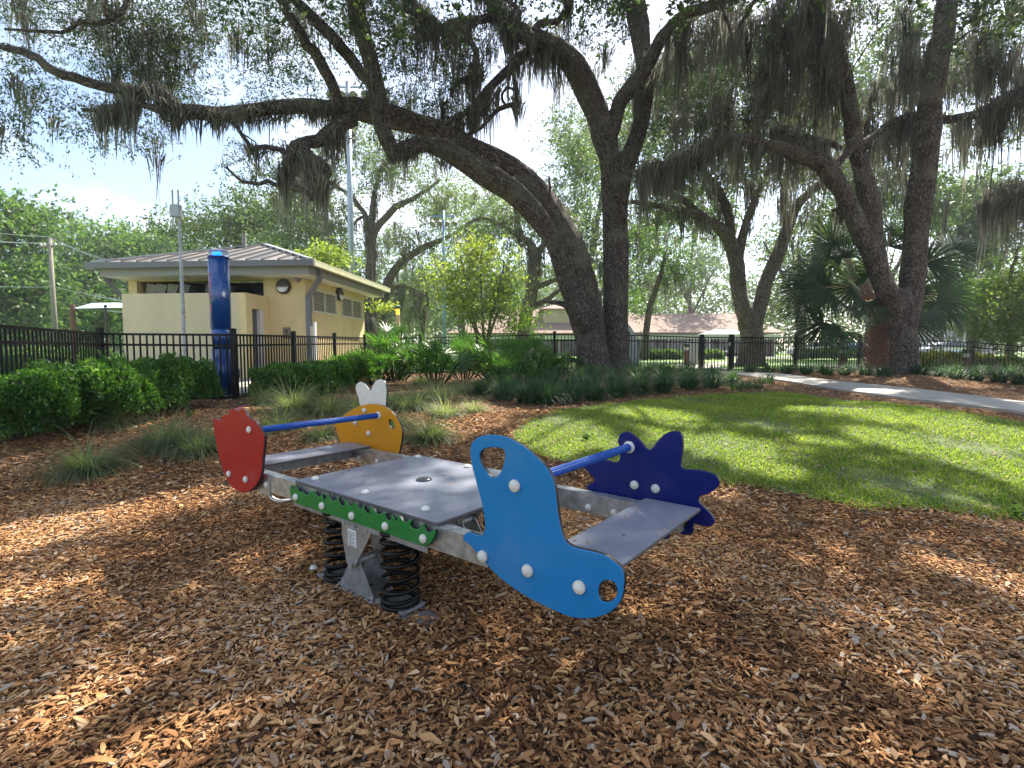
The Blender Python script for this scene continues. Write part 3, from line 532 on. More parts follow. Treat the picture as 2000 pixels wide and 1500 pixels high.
# two spring pedestals, one under each rail
sm_ = M['spring']
for yc in (.075, W_-.075):
    mb = MB()
    pl = [(-.42, -.03), (-.36, -.07), (-.14, -.075), (.14, -.075), (.36, -.06), (.42, -.045), (.47, -.02), (.42, .0), (.47, .03), (.42, .05), (.36, .065), (-.36, .07), (-.42, .04)]
    n = len(pl); V = [(x, y+yc, z) for z in (.004, .018) for x, y in pl]
    mb.add(V, [list(range(n))[::-1], list(range(n, 2*n))]+[[j, (j+1) % n, n+(j+1) % n, n+j] for j in range(n)])
    mb.box((-.23, yc, .032), (.2, .13, .012)); mb.box((.23, yc, .032), (.2, .13, .012))
    bp = part(mb, 'base_plate', M['galvd'])
    bolt(bp, -.46, yc-.03, .014, (0, 0, 1), .02); flakes(bp, 40, -.42, .5, yc-.085, yc+.085, .0285, .016)
    for xc in (-.235, .235):
        th = np.linspace(0, 2*PI*6.6, 6*26); tt = th/th[-1]
        zz = .04+.335*(tt+.045*np.sin(2*PI*tt)*-1)
        pts = np.c_[xc+.082*np.cos(th+1.), yc+.082*np.sin(th+1.), zz]
        mb = MB(); mb.tube(pts, .0105, 8)
        mb.tube(np.c_[xc+.082*np.cos(th[:26]), yc+.082*np.sin(th[:26]), np.full(26, .037)], .011, 8); mb.tube(np.c_[xc+.082*np.cos(th[:26]), yc+.082*np.sin(th[:26]), np.full(26, .378)], .011, 8)
        part(mb, 'coil_spring', sm_, smooth=True)
    for ys_, in ((-.078,), (.078,)):
        mb = MB(); t = .006
        def tri(pts, y):
            k = len(pts); V = [(x, yy, z) for yy in (y, y+t) for x, z in pts]
            mb.add(V, [list(range(k)), list(range(k, 2*k))[::-1]]+[[j, k+j, k+(j+1) % k, (j+1) % k] for j in range(k)])
        tri([(-.105, .382), (.125, .382), (.125, .352), (-.0, .17), (-.022, .152), (-.05, .152), (-.07, .17), (-.104, .3)], yc+ys_-.003)
        hb = part(mb, 'hanger_plate', M['galv'])
        if yc < .4 and ys_ < 0:
            for x in (-.08, .01, .1):
                m2 = MB(); m2.lathe([(.009, 0), (.009, .006), (.005, .008), (.0005, .008)], (x, yc+ys_-.003, .366), 6, 0, (0, -1, 0)); part(m2, 'bolt', M['galvd'], hb)
            m2 = MB(); cx, cz = -.017, .303; m2.box((cx, yc+ys_-.0045, cz), (.068, .002, .083)); 
            m2.box((cx, yc+ys_-.0062, cz), (.062, .0012, .077), mi=0)
            for q in range(14): 
                zz = cz+.022-q*.0046; ww = .052 if q % 4 != 3 else .03; m2.box((cx-(.052-ww)/2, yc+ys_-.0072, zz), (ww, .0006, .0014), mi=1)
            m2.add([(cx-.027, yc+ys_-.0074, cz+.026), (cx-.017, yc+ys_-.0074, cz+.026), (cx-.022, yc+ys_-.0074, cz+.035)], [[0, 1, 2]], 1)
            part(m2, 'warning_label', [M['label'], M['ink']], hb)
        mb = MB(); tri([(-.155, .02), (.1, .02), (.105, .035), (.0, .19), (-.03, .205), (-.06, .19), (-.16, .04)], yc+ys_*.72-.003); part(mb, 'pivot_plate', M['galvd'])
    mb = MB(); mb.lathe([(.02, -.09), (.02, .09)], (-.03, yc, .178), 16, 0, (0, 1, 0)); part(mb, 'pivot_pin', M['galvd'])
def text(s, size, m, name, parent, fn, ex=.0):
    cu = bpy.data.curves.new(name, 'FONT'); cu.body = s; cu.size = size; cu.align_x = 'CENTER'; cu.align_y = 'CENTER'; cu.extrude = ex
    o = bpy.data.objects.new(name, cu); col.objects.link(o); bpy.context.view_layer.update()
    me = bpy.data.meshes.new_from_object(o.evaluated_get(bpy.context.evaluated_depsgraph_get())); bpy.data.objects.remove(o)
    for v in me.vertices: v.co = fn(v.co.x, v.co.y, v.co.z)
    me.materials.clear(); me.materials.append(m); t = bpy.data.objects.new(name, me); col.objects.link(t)
    if parent is not None: t.parent = parent
    return t
lab = [o for o in bpy.data.objects if o.name.startswith('warning_label')][0]
text('WARNING', .0085, M['ink'], 'lettering', lab, lambda x, y, z: Vector((.0-.011+x, .075-.078-.0076, .333+y)))
# ================================================================ fences
def fence(name, pts, label, posts=True, step=.112, H=1.22, group='black picket fences round the play area', skip_first=False, skip_last=False):
    root = empty(name, (pts[0][0], pts[0][1], pts[0][2]-H), 0, label, 'fence', group)
    for i in range(len(pts)-1):
        a, b = np.array(pts[i]), np.array(pts[i+1]); d = b-a; l = np.hypot(d[0], d[1]); n = max(2, int(round(l/step))); h = d/l
        mb = MB(); rz = math.atan2(d[1], d[0])
        for dz in (-.02, -.2, -1.1): mb.bar(a+[0, 0, dz]+h*.03, b+[0, 0, dz]-h*.03, .034, .038)
        for k in range(1, n):
            p_ = a+d*k/n; mb.box((p_[0], p_[1], p_[2]-.6), (.021, .021, 1.17), rz)
        setp(mb.build('panel', M['black']), root)
    for i, p_ in enumerate(pts):
        if (i == 0 and skip_first) or (i == len(pts)-1 and skip_last): continue
        mb = MB(); d = np.array(pts[min(i+1, len(pts)-1)])-np.array(pts[max(0, i-1)]); rz = math.atan2(d[1], d[0]); s = .078
        if label.startswith('long') and i == 5 or label.startswith('fence run right') and i == 0: s = .12
        mb.box((p_[0], p_[1], p_[2]-.585), (s, s, 1.31), rz); mb.box((p_[0], p_[1], p_[2]+.078), (s+.012, s+.012, .016), rz); mb.box((p_[0], p_[1], p_[2]+.09), (s*.6, s*.6, .01), rz)
        setp(mb.build('post', M['black']), root)
    return root
fence('fence', fA, 'short black fence run angling toward the camera above the large left hedge', skip_last=True)
fence('fence', fB, 'black fence panel in front of the cream wall beside the blue call tower', skip_last=True)
fence('fence', fC, 'black fence run receding along the lit side of the restroom building', skip_last=True)
fence('fence', fD, 'long black fence run behind the palmettos and the twin oak trunks')
fence('fence', fE, 'fence run right of the gate passing behind the sabal palm')
gt = fence('gate', [fD[-1], fE[0]], 'narrow black gate at the head of the concrete path', skip_first=True, skip_last=True, group=None); gt['category'] = 'gate'
mb = MB(); a = np.array(fD[-1]); b = np.array(fE[0]); c = b+(a-b)*.08
mb.box((c[0], c[1]-.03, c[2]-.25), (.06, .05, .12)); setp(mb.build('latch', M['galvd']), gt)
# ================================================================ restroom building (local: x right along the front, y back, z up)
BO = np.array([-5.72, 14.3, .49]); BA = R(-4.5)
bld = empty('restroom_building', BO, BA, 'cream stucco restroom building with grey standing seam hip roof behind the fence', 'building')
def bp_(mb, name, m, parent=bld, smooth=False): return mb.build(name, m, parent, smooth)
X0, DP, WH = -5.2, 4.45, 2.79     # front wall runs from X0 to 0, depth DP, height WH
# front wall with high screened opening
mb = MB(); oL, oR, oB, oT = -4.95, -1.2, 1.95, 2.68
mb.box(((X0+oL)/2, .1, WH/2), (oL-X0, .2, WH)); mb.box((oR/2, .1, WH/2), (-oR, .2, WH)); mb.box(((oL+oR)/2, .1, oB/2), (oR-oL, .2, oB)); mb.box(((oL+oR)/2, .1, (oT+WH)/2), (oR-oL, .2, WH-oT))
# right wall with two window openings
wins = [(.4, 1.98), (2.42, 4.15)]; wb, wt = 1.83, 2.45; yy = .2
for a_, b_2 in wins: mb.box((-.1, (yy+a_)/2, WH/2), (.2, a_-yy, WH)); mb.box((-.1, (a_+b_2)/2, wb/2), (.2, b_2-a_, wb)); mb.box((-.1, (a_+b_2)/2, (wt+WH)/2), (.2, b_2-a_, WH-wt)); yy = b_2
mb.box((-.1, (yy+DP)/2, WH/2), (.2, DP-yy, WH)); mb.box((X0/2-.1, DP-.1, WH/2), (-X0-.2, .2, WH)); mb.box((X0+.1, (DP)/2, WH/2), (.2, DP-.41, WH))
bp_(mb, 'wall', M['stucco'])
mb = MB(); mb.box(((oL+oR)/2, .75, 2.2), (oR-oL+.3, .02, 1)); mb.box(((oL+oR)/2, .5, 1.9), (oR-oL, .5, .02)); mb.box((-.6, DP/2, 1.9), (.02, DP-.6, 1.3)); mb.box((-.17, 1.19, 2.14), (.01, 1.7, .7)); mb.box((-.17, 3.28, 2.14), (.01, 1.8, .7)); bp_(mb, 'interior_shade', M['void'])  # near-black sheets added behind opening and louvres, painted in place of interior shade
mb = MB(); mb.box(((oL+oR)/2, .03, oB+.18), (oR-oL, .03, .36)); bp_(mb, 'opening_screen', M['void'])
for k, x in enumerate((-4.7, -4.4, -4.05, -3.7, -2.9, -2.6)):
    mb = MB(); mb.add(np.array([[x-.16, .2, 2.38], [x+.1, .2, 2.33], [x+.22, .2, 2.58], [x-.1, .2, 2.64], [x-.16, .6, 2.38], [x+.1, .6, 2.33], [x+.22, .6, 2.58], [x-.1, .6, 2.64]]), [[0, 1, 2, 3], [7, 6, 5, 4], [0, 4, 5, 1], [1, 5, 6, 2], [2, 6, 7, 3], [3, 7, 4, 0]]); bp_(mb, 'roof_baffle', M['fascia'] if k < 3 else M['trim'])
# privacy wall in front with a side entrance
pw = [(-4.95, -1.12), (-1.02, -1.12)]; PH = 2.2
mb = MB(); mb.box((-2.835, -1.12+.1, PH/2), (3.19, .2, PH)); bp_(mb, 'privacy_wall', M['stucco2'])
mb = MB(); xr = -1.14
mb.box((xr, -.98, PH/2), (.2, .27, PH)); mb.box((xr, -.57, (1.82+PH)/2), (.2, .55, PH-1.82)); mb.box((xr, -.149, PH/2), (.2, .292, PH)); bp_(mb, 'return_wall', M['stucco'])
mb = MB(); mb.box((xr-.02, -.66, .91), (.03, .38, 1.815)); bp_(mb, 'door', M['door'])
mb = MB(); mb.box((xr+.04, -.385, .91), (.1, .17, 1.815)); bp_(mb, 'door_jamb', mat('jamb_white', (.6, .56, .55), .7))
mb = MB(); mb.box((-2.84, -1.125, .12), (3.16, .03, .24)); bp_(mb, 'base_band', mat('base_grey', (.07, .07, .075), .8))
# roof
ex0, ex1, ey0, ey1, ez = X0-.22, .62, -.93, DP+.75, WH+.26
ax, ay, az = (ex0+ex1)/2+.05, (ey0+ey1)/2, 4.08
def roofpt(x, y, z): return np.array([x, y, z])
C_ = [roofpt(ex0, ey0, ez), roofpt(ex1, ey0, ez), roofpt(ex1, ey1, ez), roofpt(ex0, ey1, ez)]; A_ = roofpt(ax, ay, az)
mb = MB(); th = .05
for i in range(4):
    a_, b_2 = C_[i], C_[(i+1) % 4]; mb.add([a_, b_2, A_, a_-[0, 0, th], b_2-[0, 0, th], A_-[0, 0, th]], [[0, 1, 2], [5, 4, 3], [0, 3, 4, 1]])
rf = bp_(mb, 'roof', M['roof'])
mb = MB()
for i in range(4):           # standing seams
    a_, b_2 = C_[i], C_[(i+1) % 4]; d = b_2-a_; l = np.linalg.norm(d); d /= l; m_ = a_+d*np.dot(A_-a_, d); up = A_-m_; n = int(l/.42)
    for k in range(1, n):
        s = l*k/n; p0 = a_+d*s; sa = np.dot(A_-a_, d); frac = s/sa if s < sa else (l-s)/(l-sa); frac *= .985
        mb.bar(p0+[0, 0, .018], p0+up*frac+[0, 0, .02], .035, .06)
    mb.bar(a_+[0, 0, .015], A_+[0, 0, .03], .16, .05, 1)
bp_(mb, 'standing_seams', [mat('seam_metal', (.05, .05, .055), .6), mat('hip_cap', (.42, .44, .44), .4, metal=.4)], rf)
mb = MB(); mb.lathe([(.06, -.1), (.06, .42)], (ax-.35, ay-.55, az-.18), 14); bp_(mb, 'vent_pipe', M['fascia'], rf)
# gutters, fascia, soffit
mb = MB(); mb.box(((ex0+ex1)/2, ey0-.06, ez-.09), (ex1-ex0+.24, .12, .15)); mb.box((ex0-.06, (ey0+ey1)/2, ez-.09), (.12, ey1-ey0, .15)); bp_(mb, 'front_gutter', M['trim'])
mb = MB(); mb.box((ex1+.06, (ey0+ey1)/2+.002, ez-.085), (.12, ey1-ey0, .14)); mb.box((ex1+.115, (ey0+ey1)/2, ez-.02), (.02, ey1-ey0+.1, .03)); bp_(mb, 'side_gutter', M['gutter'])
mb = MB(); fx0, fx1, fy0, fy1 = ex0+.12, ex1-.12, ey0+.14, ey1-.12
mb.box(((fx0+fx1)/2, fy0, ez-.23), (fx1-fx0, .04, .24)); mb.box((fx1, (fy0+fy1)/2, ez-.23), (.04, fy1-fy0-.042, .24)); mb.box((fx0, (fy0+fy1)/2, ez-.23), (.04, fy1-fy0-.042, .24)); mb.box(((fx0+fx1)/2, fy1, ez-.23), (fx1-fx0, .04, .24)); bp_(mb, 'fascia', M['fascia'])
mb = MB(); mb.box(((fx0+fx1)/2, (fy0-.021+X0*0+ -.001)/2, ez-.33), (fx1-fx0-.05, -fy0-.03, .03)); mb.box((fx1/2+.0, (fy1)/2, ez-.33), (fx1-.02, fy1-.03, .03)); mb.box(((fx0+X0)/2, fy1/2, ez-.33), (X0-fx0-.03, fy1-.03, .03)); bp_(mb, 'soffit', M['soffit'])
# downspouts
mb = MB(); mb.bar((.56, -.3, ez-.16), (.56, -.3, ez-.42), .1, .12); mb.bar((.56, -.3, ez-.4), (.1, -.02, ez-.86), .12, .1); mb.bar((.08, .02, ez-.82), (.08, .02, 0), .12, .14); bp_(mb, 'downspout', M['trim'])
mb = MB(); mb.bar((X0-.42, -.3, ez-.3), (X0-.1, -.05, ez-.85), .12, .1); mb.bar((X0-.08, -.02, ez-.82), (X0-.08, -.02, 0), .12, .12); bp_(mb, 'downspout', M['trim'])
mb = MB(); mb.bar((.26, -.02, 1.5), (.26, -.02, 0), .06, .07); bp_(mb, 'drain_pipe', M['label'])
for a_, b_2 in wins:
    mb = MB(); f_ = .05
    for y in (a_, b_2, (a_+b_2)/2): mb.box((.01, y, (wb+wt)/2), (.06, f_*.9, wt-wb+f_))
    for z in (wb, wt): mb.box((.012, (a_+b_2)/2, z), (.06, b_2-a_, f_))
    wo_ = bp_(mb, 'window_frame', M['louver']); mb = MB(); n = 11
    for k in range(n):
        z = wb+.05+(wt-wb-.1)*k/(n-1); v = [(x, y, z+dz) for y in (a_+.02, b_2-.02) for x, dz in ((-.06, .028), (-.06, .02), (.0, -.022), (.0, -.014))]
        mb.add(v, [[0, 1, 2, 3], [7, 6, 5, 4], [0, 4, 5, 1], [1, 5, 6, 2], [2, 6, 7, 3], [3, 7, 4, 0]])
    bp_(mb, 'louvre_blades', M['louver'], wo_)
# bulkhead lamps
def bulk(c, ax_):
    mb = MB(); mb.lathe([(.2, 0), (.21, .03), (.2, .09), (.17, .11), (.001, .11)], c, 28, 0, ax_); o = bp_(mb, 'wall_lamp', M['bronze'])
    mb = MB(); a = np.array(ax_, float); sx = np.cross([0, 0, 1], a); n = 14; pts = [np.array(c)+a*.113+sx*.16*math.cos(t)+np.array([0, 0, 1])*(.16*math.sin(t)-.01) for t in np.linspace(PI, 2*PI, n)]
    ctr = np.mean(pts, axis=0)+a*.05; p2 = [ctr+(q-ctr)*.7+a*.0 for q in pts]
    V = pts+[q+a*.035 for q in p2]; F = [[i, (i+1) % n, n+(i+1) % n, n+i] for i in range(n)]+[list(range(n, 2*n))]; mb.add(V, F); bp_(mb, 'lens', M['lens'], o)
bulk((-.6, -.002, 2.48), (0, -1, 0)); bulk((.002, 2.2, 2.5), (1, 0, 0))
mb = MB(); mb.lathe([(.08, 0), (.08, .12), (.05, .15), (.001, .15)], (-.2, -.01, 2.68), 14, 0, (0, -1, 0)); bp_(mb, 'sensor', M['fascia'])
mb = MB(); mb.box((-.56, -.012, 1.2), (.22, .02, .32)); sg = bp_(mb, 'wall_sign', M['signb'])
mb = MB(); mb.add([(-.61, -.024, 1.24), (-.51, -.024, 1.24), (-.56, -.024, 1.32)], [[0, 1, 2]]); mb.box((-.56, -.024, 1.215), (.07, .004, .025)); 
for q in range(3): mb.box((-.56, -.024, .17+1-q*.035), (.13, .004, .012))
bp_(mb, 'sign_marks', M['ink'], sg)
# ================================================================ blue call tower
tb = gp(440, 782); TY = 9.15; c = P(437, 783, TY); TX, TZ = c[0], float(G(c[0], TY))+.05
tw = empty('call_tower', (TX, TY, TZ), R(-12), 'tall blue emergency call tower with a lit blue beacon behind the black fence', 'call tower')
mb = MB(); 
def colm(z0, z1, r, cut=None, flat=-.12):
    pts = []
    for k in range(36):
        a = 2*PI*k/36; x, y = r*math.cos(a), r*math.sin(a)
        if cut is not None: x = max(x, cut)
        pts.append((x, y))
    n = 36; V = [(x, y, z) for z in (z0, z1) for x, y in pts]; mb.add(V, [list(range(n))[::-1], list(range(n, 2*n))]+[[j, (j+1) % n, n+(j+1) % n, n+j] for j in range(n)])
colm(0, .82, .165, -.13); colm(.8, 1.2, .16, -.075); colm(1.18, 2.4, .168)
bt = mb.build('column', M['pblue'], tw, True)
mb = MB(); mb.lathe([(.17, 2.4), (.172, 2.43), (.168, 2.44), (.001, 2.44)], (0, 0, 0), 30); mb.build('collar', M['navy'], tw)
mb = MB(); mb.lathe([(.155, 2.441), (.16, 2.5), (.15, 2.55), (.1, 2.57), (.001, 2.575)], (0, 0, 0), 30); mb.build('beacon_dome', M['clear'], tw, True)
mb = MB(); [mb.lathe([(.001, 2.442), (.034, 2.45), (.04, 2.48), (.034, 2.52), (.001, 2.53)], (dx_, -.03, 0), 16) for dx_ in (-.036, .036)]; mb.build('beacon', M['glow'], tw, True)
mb = MB(); mb.box((-.1, -.02, 1.0), (.05, .14, .26)); mb.build('intercom', M['galvd'], tw)
mb = MB(); mb.add([(.132, -.108, 1.78), (.152, -.078, 1.84), (.162, -.056, 1.79), (.155, -.072, 1.72)], [[0, 1, 2, 3]]); mb.build('worn_patch', M['label'], tw)
def wrap(x, y, z):
    a = R(-90-22)+y/.17; r = .1705; return Vector((r*math.cos(a), r*math.sin(a), 1.8-x))
text('EMERGENCY', .125, M['redtxt'], 'lettering', tw, wrap)
# ================================================================ poles and masts
def thing_mesh(name, mb, m, label, cat, group=None, smooth=False):
    o = mb.build(name, m, smooth=smooth); return tag(o, label, cat, group)
ba = P(360, 668, 11.0); tp = P(343, 425, 11.0); g0 = float(G(ba[0], 11))
an = empty('radio_mast', (ba[0], 11, g0), 0, 'thin grey radio mast with a box and two whip antennas left of the blue tower', 'mast')
mb = MB(); mb.tube([(ba[0], 11, g0), (ba[0], 11, 2.2), (ba[0], 11, tp[2])], [.038, .036, .028], 10); setp(mb.build('pole', M['galvd']), an)
q = P(343, 413, 11.0); mb = MB(); mb.box((ba[0]-.03, 10.95, q[2]), (.18, .12, .24)); bx = setp(mb.build('radio_box', M['grey']), an)
for dx in (-.09, .03):
    mb = MB(); mb.tube([(ba[0]+dx, 10.95, q[2]+.1), (ba[0]+dx, 10.95, q[2]+.43)], .016, 8); setp(mb.build('whip', M['grey']), an)
mb = MB(); mb.tube([(ba[0]-.1, 10.95, q[2]-.1), (ba[0]-.1, 10.95, q[2]-.36)], .014, 8); setp(mb.build('antenna', M['grey']), an)
for z in (1.2, 2.0, 2.7):
    mb = MB(); mb.lathe([(.05, 0), (.05, .05)], (ba[0], 11, z), 10); setp(mb.build('clamp', M['galvd']), an)
def sports_pole(px, py, Y, wpx, label, m, arm=1.6):
    t = P(px, py, Y); g0 = float(G(t[0], Y)); r = wpx/2000*Y
    o = empty('floodlight_pole', (t[0], Y, g0), 0, label, 'light pole')
    mb = MB(); mb.tube([(t[0], Y, g0), (t[0], Y, (g0+t[2])/2), (t[0], Y, t[2])], [r*1.15, r, r*.8], 14); setp(mb.build('pole', m, smooth=True), o)
    mb = MB(); mb.bar((t[0]-arm/2, Y, t[2]-.25), (t[0]+arm/2, Y, t[2]-.25), .07, .07); setp(mb.build('cross_arm', m), o)
    for dx in (-arm/2, -arm/6, arm/6, arm/2):
        mb = MB(); mb.lathe([(.1*arm/1.7, 0), (.14*arm/1.7, .1), (.2*arm/1.7, .2), (.2*arm/1.7, .23), (.001, .23)], (t[0]+dx, Y+.1, t[2]-.45), 14, 0, (0, -.6, -.8)); setp(mb.build('floodlight', M['fascia']), o)
    mb = MB(); mb.box((t[0], Y-r-.12, g0+3.6), (r*2.4, .25, .9)); setp(mb.build('control_box', m), o)
sports_pole(679, 160, 26, 11, 'tall galvanised floodlight pole rising behind the restroom roof', M['pole'], 1.7)
sports_pole(866, 412, 25.5, 6, 'distant slim blue grey floodlight pole behind the yellow green tree', M['bluepole'], 1.1)
# utility pole + wires
t = P(97, 466, 29); g0 = float(G(t[0], 29)); up_ = empty('utility_pole', (t[0], 29, g0), 0, 'weathered wooden utility pole with a cross arm and wires at far left', 'utility pole')
mb = MB(); mb.tube([(t[0], 29, g0), (t[0], 29, 4), (t[0], 29, t[2])], [.15, .125, .1], 10); setp(mb.build('pole', M['wood'], smooth=True), up_)
mb = MB(); mb.bar((t[0]-.6, 29, t[2]-.45), (t[0]+.85, 29, t[2]-.38), .08, .09); setp(mb.build('cross_arm', M['wood']), up_)
for dx in (-.5, -.3, .3, .7): 
    mb = MB(); mb.lathe([(.05, 0), (.06, .08), (.03, .16)], (t[0]+dx, 29, t[2]-.38), 8); setp(mb.build('insulator', M['label']), up_)
def wire(p0, p1, sag, r=.017):
    mb = MB(); p0 = np.array(p0); p1 = np.array(p1); ts = np.linspace(0, 1, 14); mb.tube([p0+(p1-p0)*s-np.array([0, 0, 4*sag*s*(1-s)]) for s in ts], r, 5); return setp(mb.build('wire', M['wire']), up_)
A1 = (t[0], 29, t[2]+.1); A2 = (t[0]+.7, 29, t[2]-.25); A3 = (t[0]-.5, 29, t[2]-.25)
wire(A1, P(-120, 440, 28), .1); wire(A1, P(345, 545, 24), .3); wire(A3, P(-120, 458, 28), .1); wire(A2, P(300, 525, 24), .2); wire(A2, P(-120, 464, 28), .1); wire(P(-120, 552, 28), P(106, 560, 28.9), .1); wire(P(106, 560, 28.9), P(330, 600, 25), .1)
# shade canopy with posts
c0 = P(145, 602, 24); c1 = P(262, 600, 24); bk = P(180, 592, 27.5); b2 = P(285, 592, 27.5)
cn = empty('shade_canopy', (c0[0], 24, float(G(c0[0], 24))), 0, 'pale shade sail on red brown posts left of the building', 'canopy')
mb = MB(); V = [c0, c1, b2, bk, (c0+c1+b2+bk)/4+[0, 0, .12]]; mb.add(V+[v-np.array([0, 0, .03]) for v in V], [[0, 1, 4], [1, 2, 4], [2, 3, 4], [3, 0, 4], [6, 5, 9], [7, 6, 9], [8, 7, 9], [5, 8, 9]]); setp(mb.build('sail', M['sail']), cn)
for px, m_ in ((138, 'redwood'), (203, 'bronze')):
    p_ = P(px, 600, 24); g0 = float(G(p_[0], 24)); mb = MB(); mb.tube([(p_[0], 24.1, g0), (p_[0], 24.1, p_[2]+.12)], .11 if px < 150 else .07, 10); setp(mb.build('post', M[m_]), cn)
mb = MB(); mb.bar(P(203, 606, 24.1), P(262, 612, 24.1), .05, .05); setp(mb.build('brace', M['wire']), cn)
# beige post with orange lamp
p_ = P(777, 610, 20); g0 = float(G(p_[0], 20)); lp = empty('lamp_post', (p_[0], 20, g0), 0, 'beige post topped by an orange lamp beside the restroom building', 'lamp post')
mb = MB(); mb.box((p_[0], 20, (g0+p_[2]-.1)/2), (.14, .14, p_[2]-.1-g0)); setp(mb.build('post', mat('beige_post', (.55, .46, .33), .7)), lp)
mb = MB(); mb.box((p_[0], 20, p_[2]+.02), (.11, .11, .2)); setp(mb.build('lamp', M['orange']), lp)
mb = MB(); mb.lathe([(.12, 0), (.11, .12), (.02, .17)], (p_[0], 20, p_[2]+.12), 10); setp(mb.build('cap', mat('green_cap', (.02, .12, .09), .5)), lp)
# path lights behind the fence
for px, py, Y, lb in ((1646, 677, 20.5, 'brown bollard light on the far grass left of the palm trunk'), (1888, 683, 21, 'brown bollard light beside the yellow flower bed'), (1341, 672, 24, 'dark bollard light on the grass near the grey utility cabinet')):
    p_ = P(px, py, Y); g0 = float(G(p_[0], Y)); o = empty('bollard_light', (p_[0], Y, g0), 0, lb, 'bollard light', 'bollard lights beyond the fence'); h = p_[2]-g0
    mb = MB(); mb.box((0, 0, h*.36), (.2, .2, h*.72)); mb.build('post', M['redwood'], o)
    mb = MB(); mb.box((0, 0, h*.79), (.17, .17, h*.14)); mb.build('lamp_glass', M['lens'], o)
    mb = MB(); mb.box((0, 0, h*.93), (.22, .22, h*.14)); mb.build('cap', M['bronze'], o)
p_ = P(1352, 668, 25); g0 = float(G(p_[0], 25)); mb = MB(); mb.box((p_[0], 25, (g0+p_[2])/2), (.44, .4, p_[2]-g0)); mb.box((p_[0], 25, p_[2]+.03), (.48, .44, .05)); mb.box((p_[0]+.1, 24.79, (g0+p_[2])/2), (.02, .02, .2))
thing_mesh('utility_cabinet', mb, M['grey'], 'grey utility cabinet standing on the far lawn behind the fence', 'cabinet')
# grey curved play arch behind the twin oaks
mb = MB(); Yc = 18.6; pr_ = [(1196, 622), (1225, 632), (1238, 648), (1245, 665), (1248, 685), (1249, 712)]; pp = cm([P(*q, Yc) for q in pr_], 4); n = len(pp)
V = np.concatenate([pp, pp+[-.32, .0, -.12], pp+[-.3, .9, -.12], pp+[0, .9, 0]]); F = [[k*n+i, k*n+i+1, ((k+1) % 4)*n+i+1, ((k+1) % 4)*n+i] for k in range(4) for i in range(n-1)]; mb.add(V, F)
thing_mesh('curved_panel', mb, M['grey'], 'grey curved panel standing just behind the twin oak trunks', 'panel')
# ================================================================ far community building
FO = P(872, 660, 62); gz = float(G(FO[0], 62)); fb = empty('community_building', (FO[0], 62, gz), 0, 'long low building with brown shingle roofs and a small cupola beyond the far lawn', 'building')
def fpt(px, py, Y): return P(px, py, Y)
def fpart(name, V, F, m, par=None):
    mb = MB(); mb.add(V, F); o = mb.build(name, m); setp(o, fb) if par is None else None
    if par is not None: o.parent = par
    return o
zE = P(900, 650, 62)[2]
def hip(x0, x1, y0, y1, ze, zr, ins, m=M['shingle'], nm='roof'):
    mb = MB(); ym = (y0+y1)/2; V = [(x0, y0, ze), (x1, y0, ze), (x1, y1, ze), (x0, y1, ze), (x0+ins, ym, zr), (x1-ins, ym, zr)]; V += [(a, b, c-.15) for a, b, c in V[:4]]
    mb.add(V, [[0, 1, 5, 4], [1, 2, 5], [2, 3, 4, 5], [3, 0, 4], [0, 6, 7, 1], [1, 7, 8, 2], [2, 8, 9, 3], [3, 9, 6, 0], [9, 8, 7, 6]]); return setp(mb.build(nm, m), fb)
xa, xb, xc, xd = P(872, 650, 62)[0], P(1085, 650, 62)[0], P(1230, 650, 62)[0], P(1530, 650, 62)[0]
zr1 = P(950, 603, 70)[2]; zr2 = P(1300, 612, 70)[2]
hip(xa, xc+4, 62, 80, zE, zr1, 7.5); hip(xc-6, xd, 61.5, 79, zE+.05, zr2, 2.5)
for a_, b_2, yf in ((xa+.8, xc, 63.0), (xc-5, xd-.8, 62.6)):
    mb = MB(); mb.box(((a_+b_2)/2, yf+7, (gz+zE)/2-.1), (b_2-a_, 14, zE-gz-.2)); setp(mb.build('wall', mat('eave_shaded_brick', (.09, .05, .045), .9, var=.2, vscale=3)), fb)  # brick colour darkened to hold the shade under the eaves
    mb = MB(); mb.box(((a_+b_2)/2, yf-.6, zE-.5), (b_2-a_+1, .3, .55)); setp(mb.build('fascia', mat('pale_fascia', (.5, .55, .45), .8)), fb)
    n = int((b_2-a_)/3.2)
    for k in range(n):
        x = a_+1.6+k*3.2; mb = MB(); mb.box((x, yf-.02, gz+1.35), (2.1, .1, 1.5)); wn = setp(mb.build('window', M['glass']), fb)
    for k in range(n+1):
        x = a_+k*3.2; mb = MB(); mb.box((x, yf-.6, (gz+zE-.75)/2), (.25, .25, zE-.75-gz)); setp(mb.build('porch_post', M['fascia']), fb)
q0, q1 = P(1063, 622, 66), P(1150, 622, 66); zt_ = P(1090, 604, 66)[2]
mb = MB(); mb.box(((q0[0]+q1[0])/2, 68, (zE+zt_)/2), (q1[0]-q0[0], 5, zt_-zE)); cu = setp(mb.build('cupola', M['stucco2']), fb)
mb = MB(); mb.box((q0[0]+1.3, 65.47, zt_-.55), (.9, .06, .7)); mb.build('cupola_window', M['louver'], None); o = bpy.data.objects['cupola_window']; setp(o, fb)
hip(q0[0]-.6, q1[0]+.6, 64.8, 71.2, zt_, zt_+.9, 2.5, nm='cupola_roof')
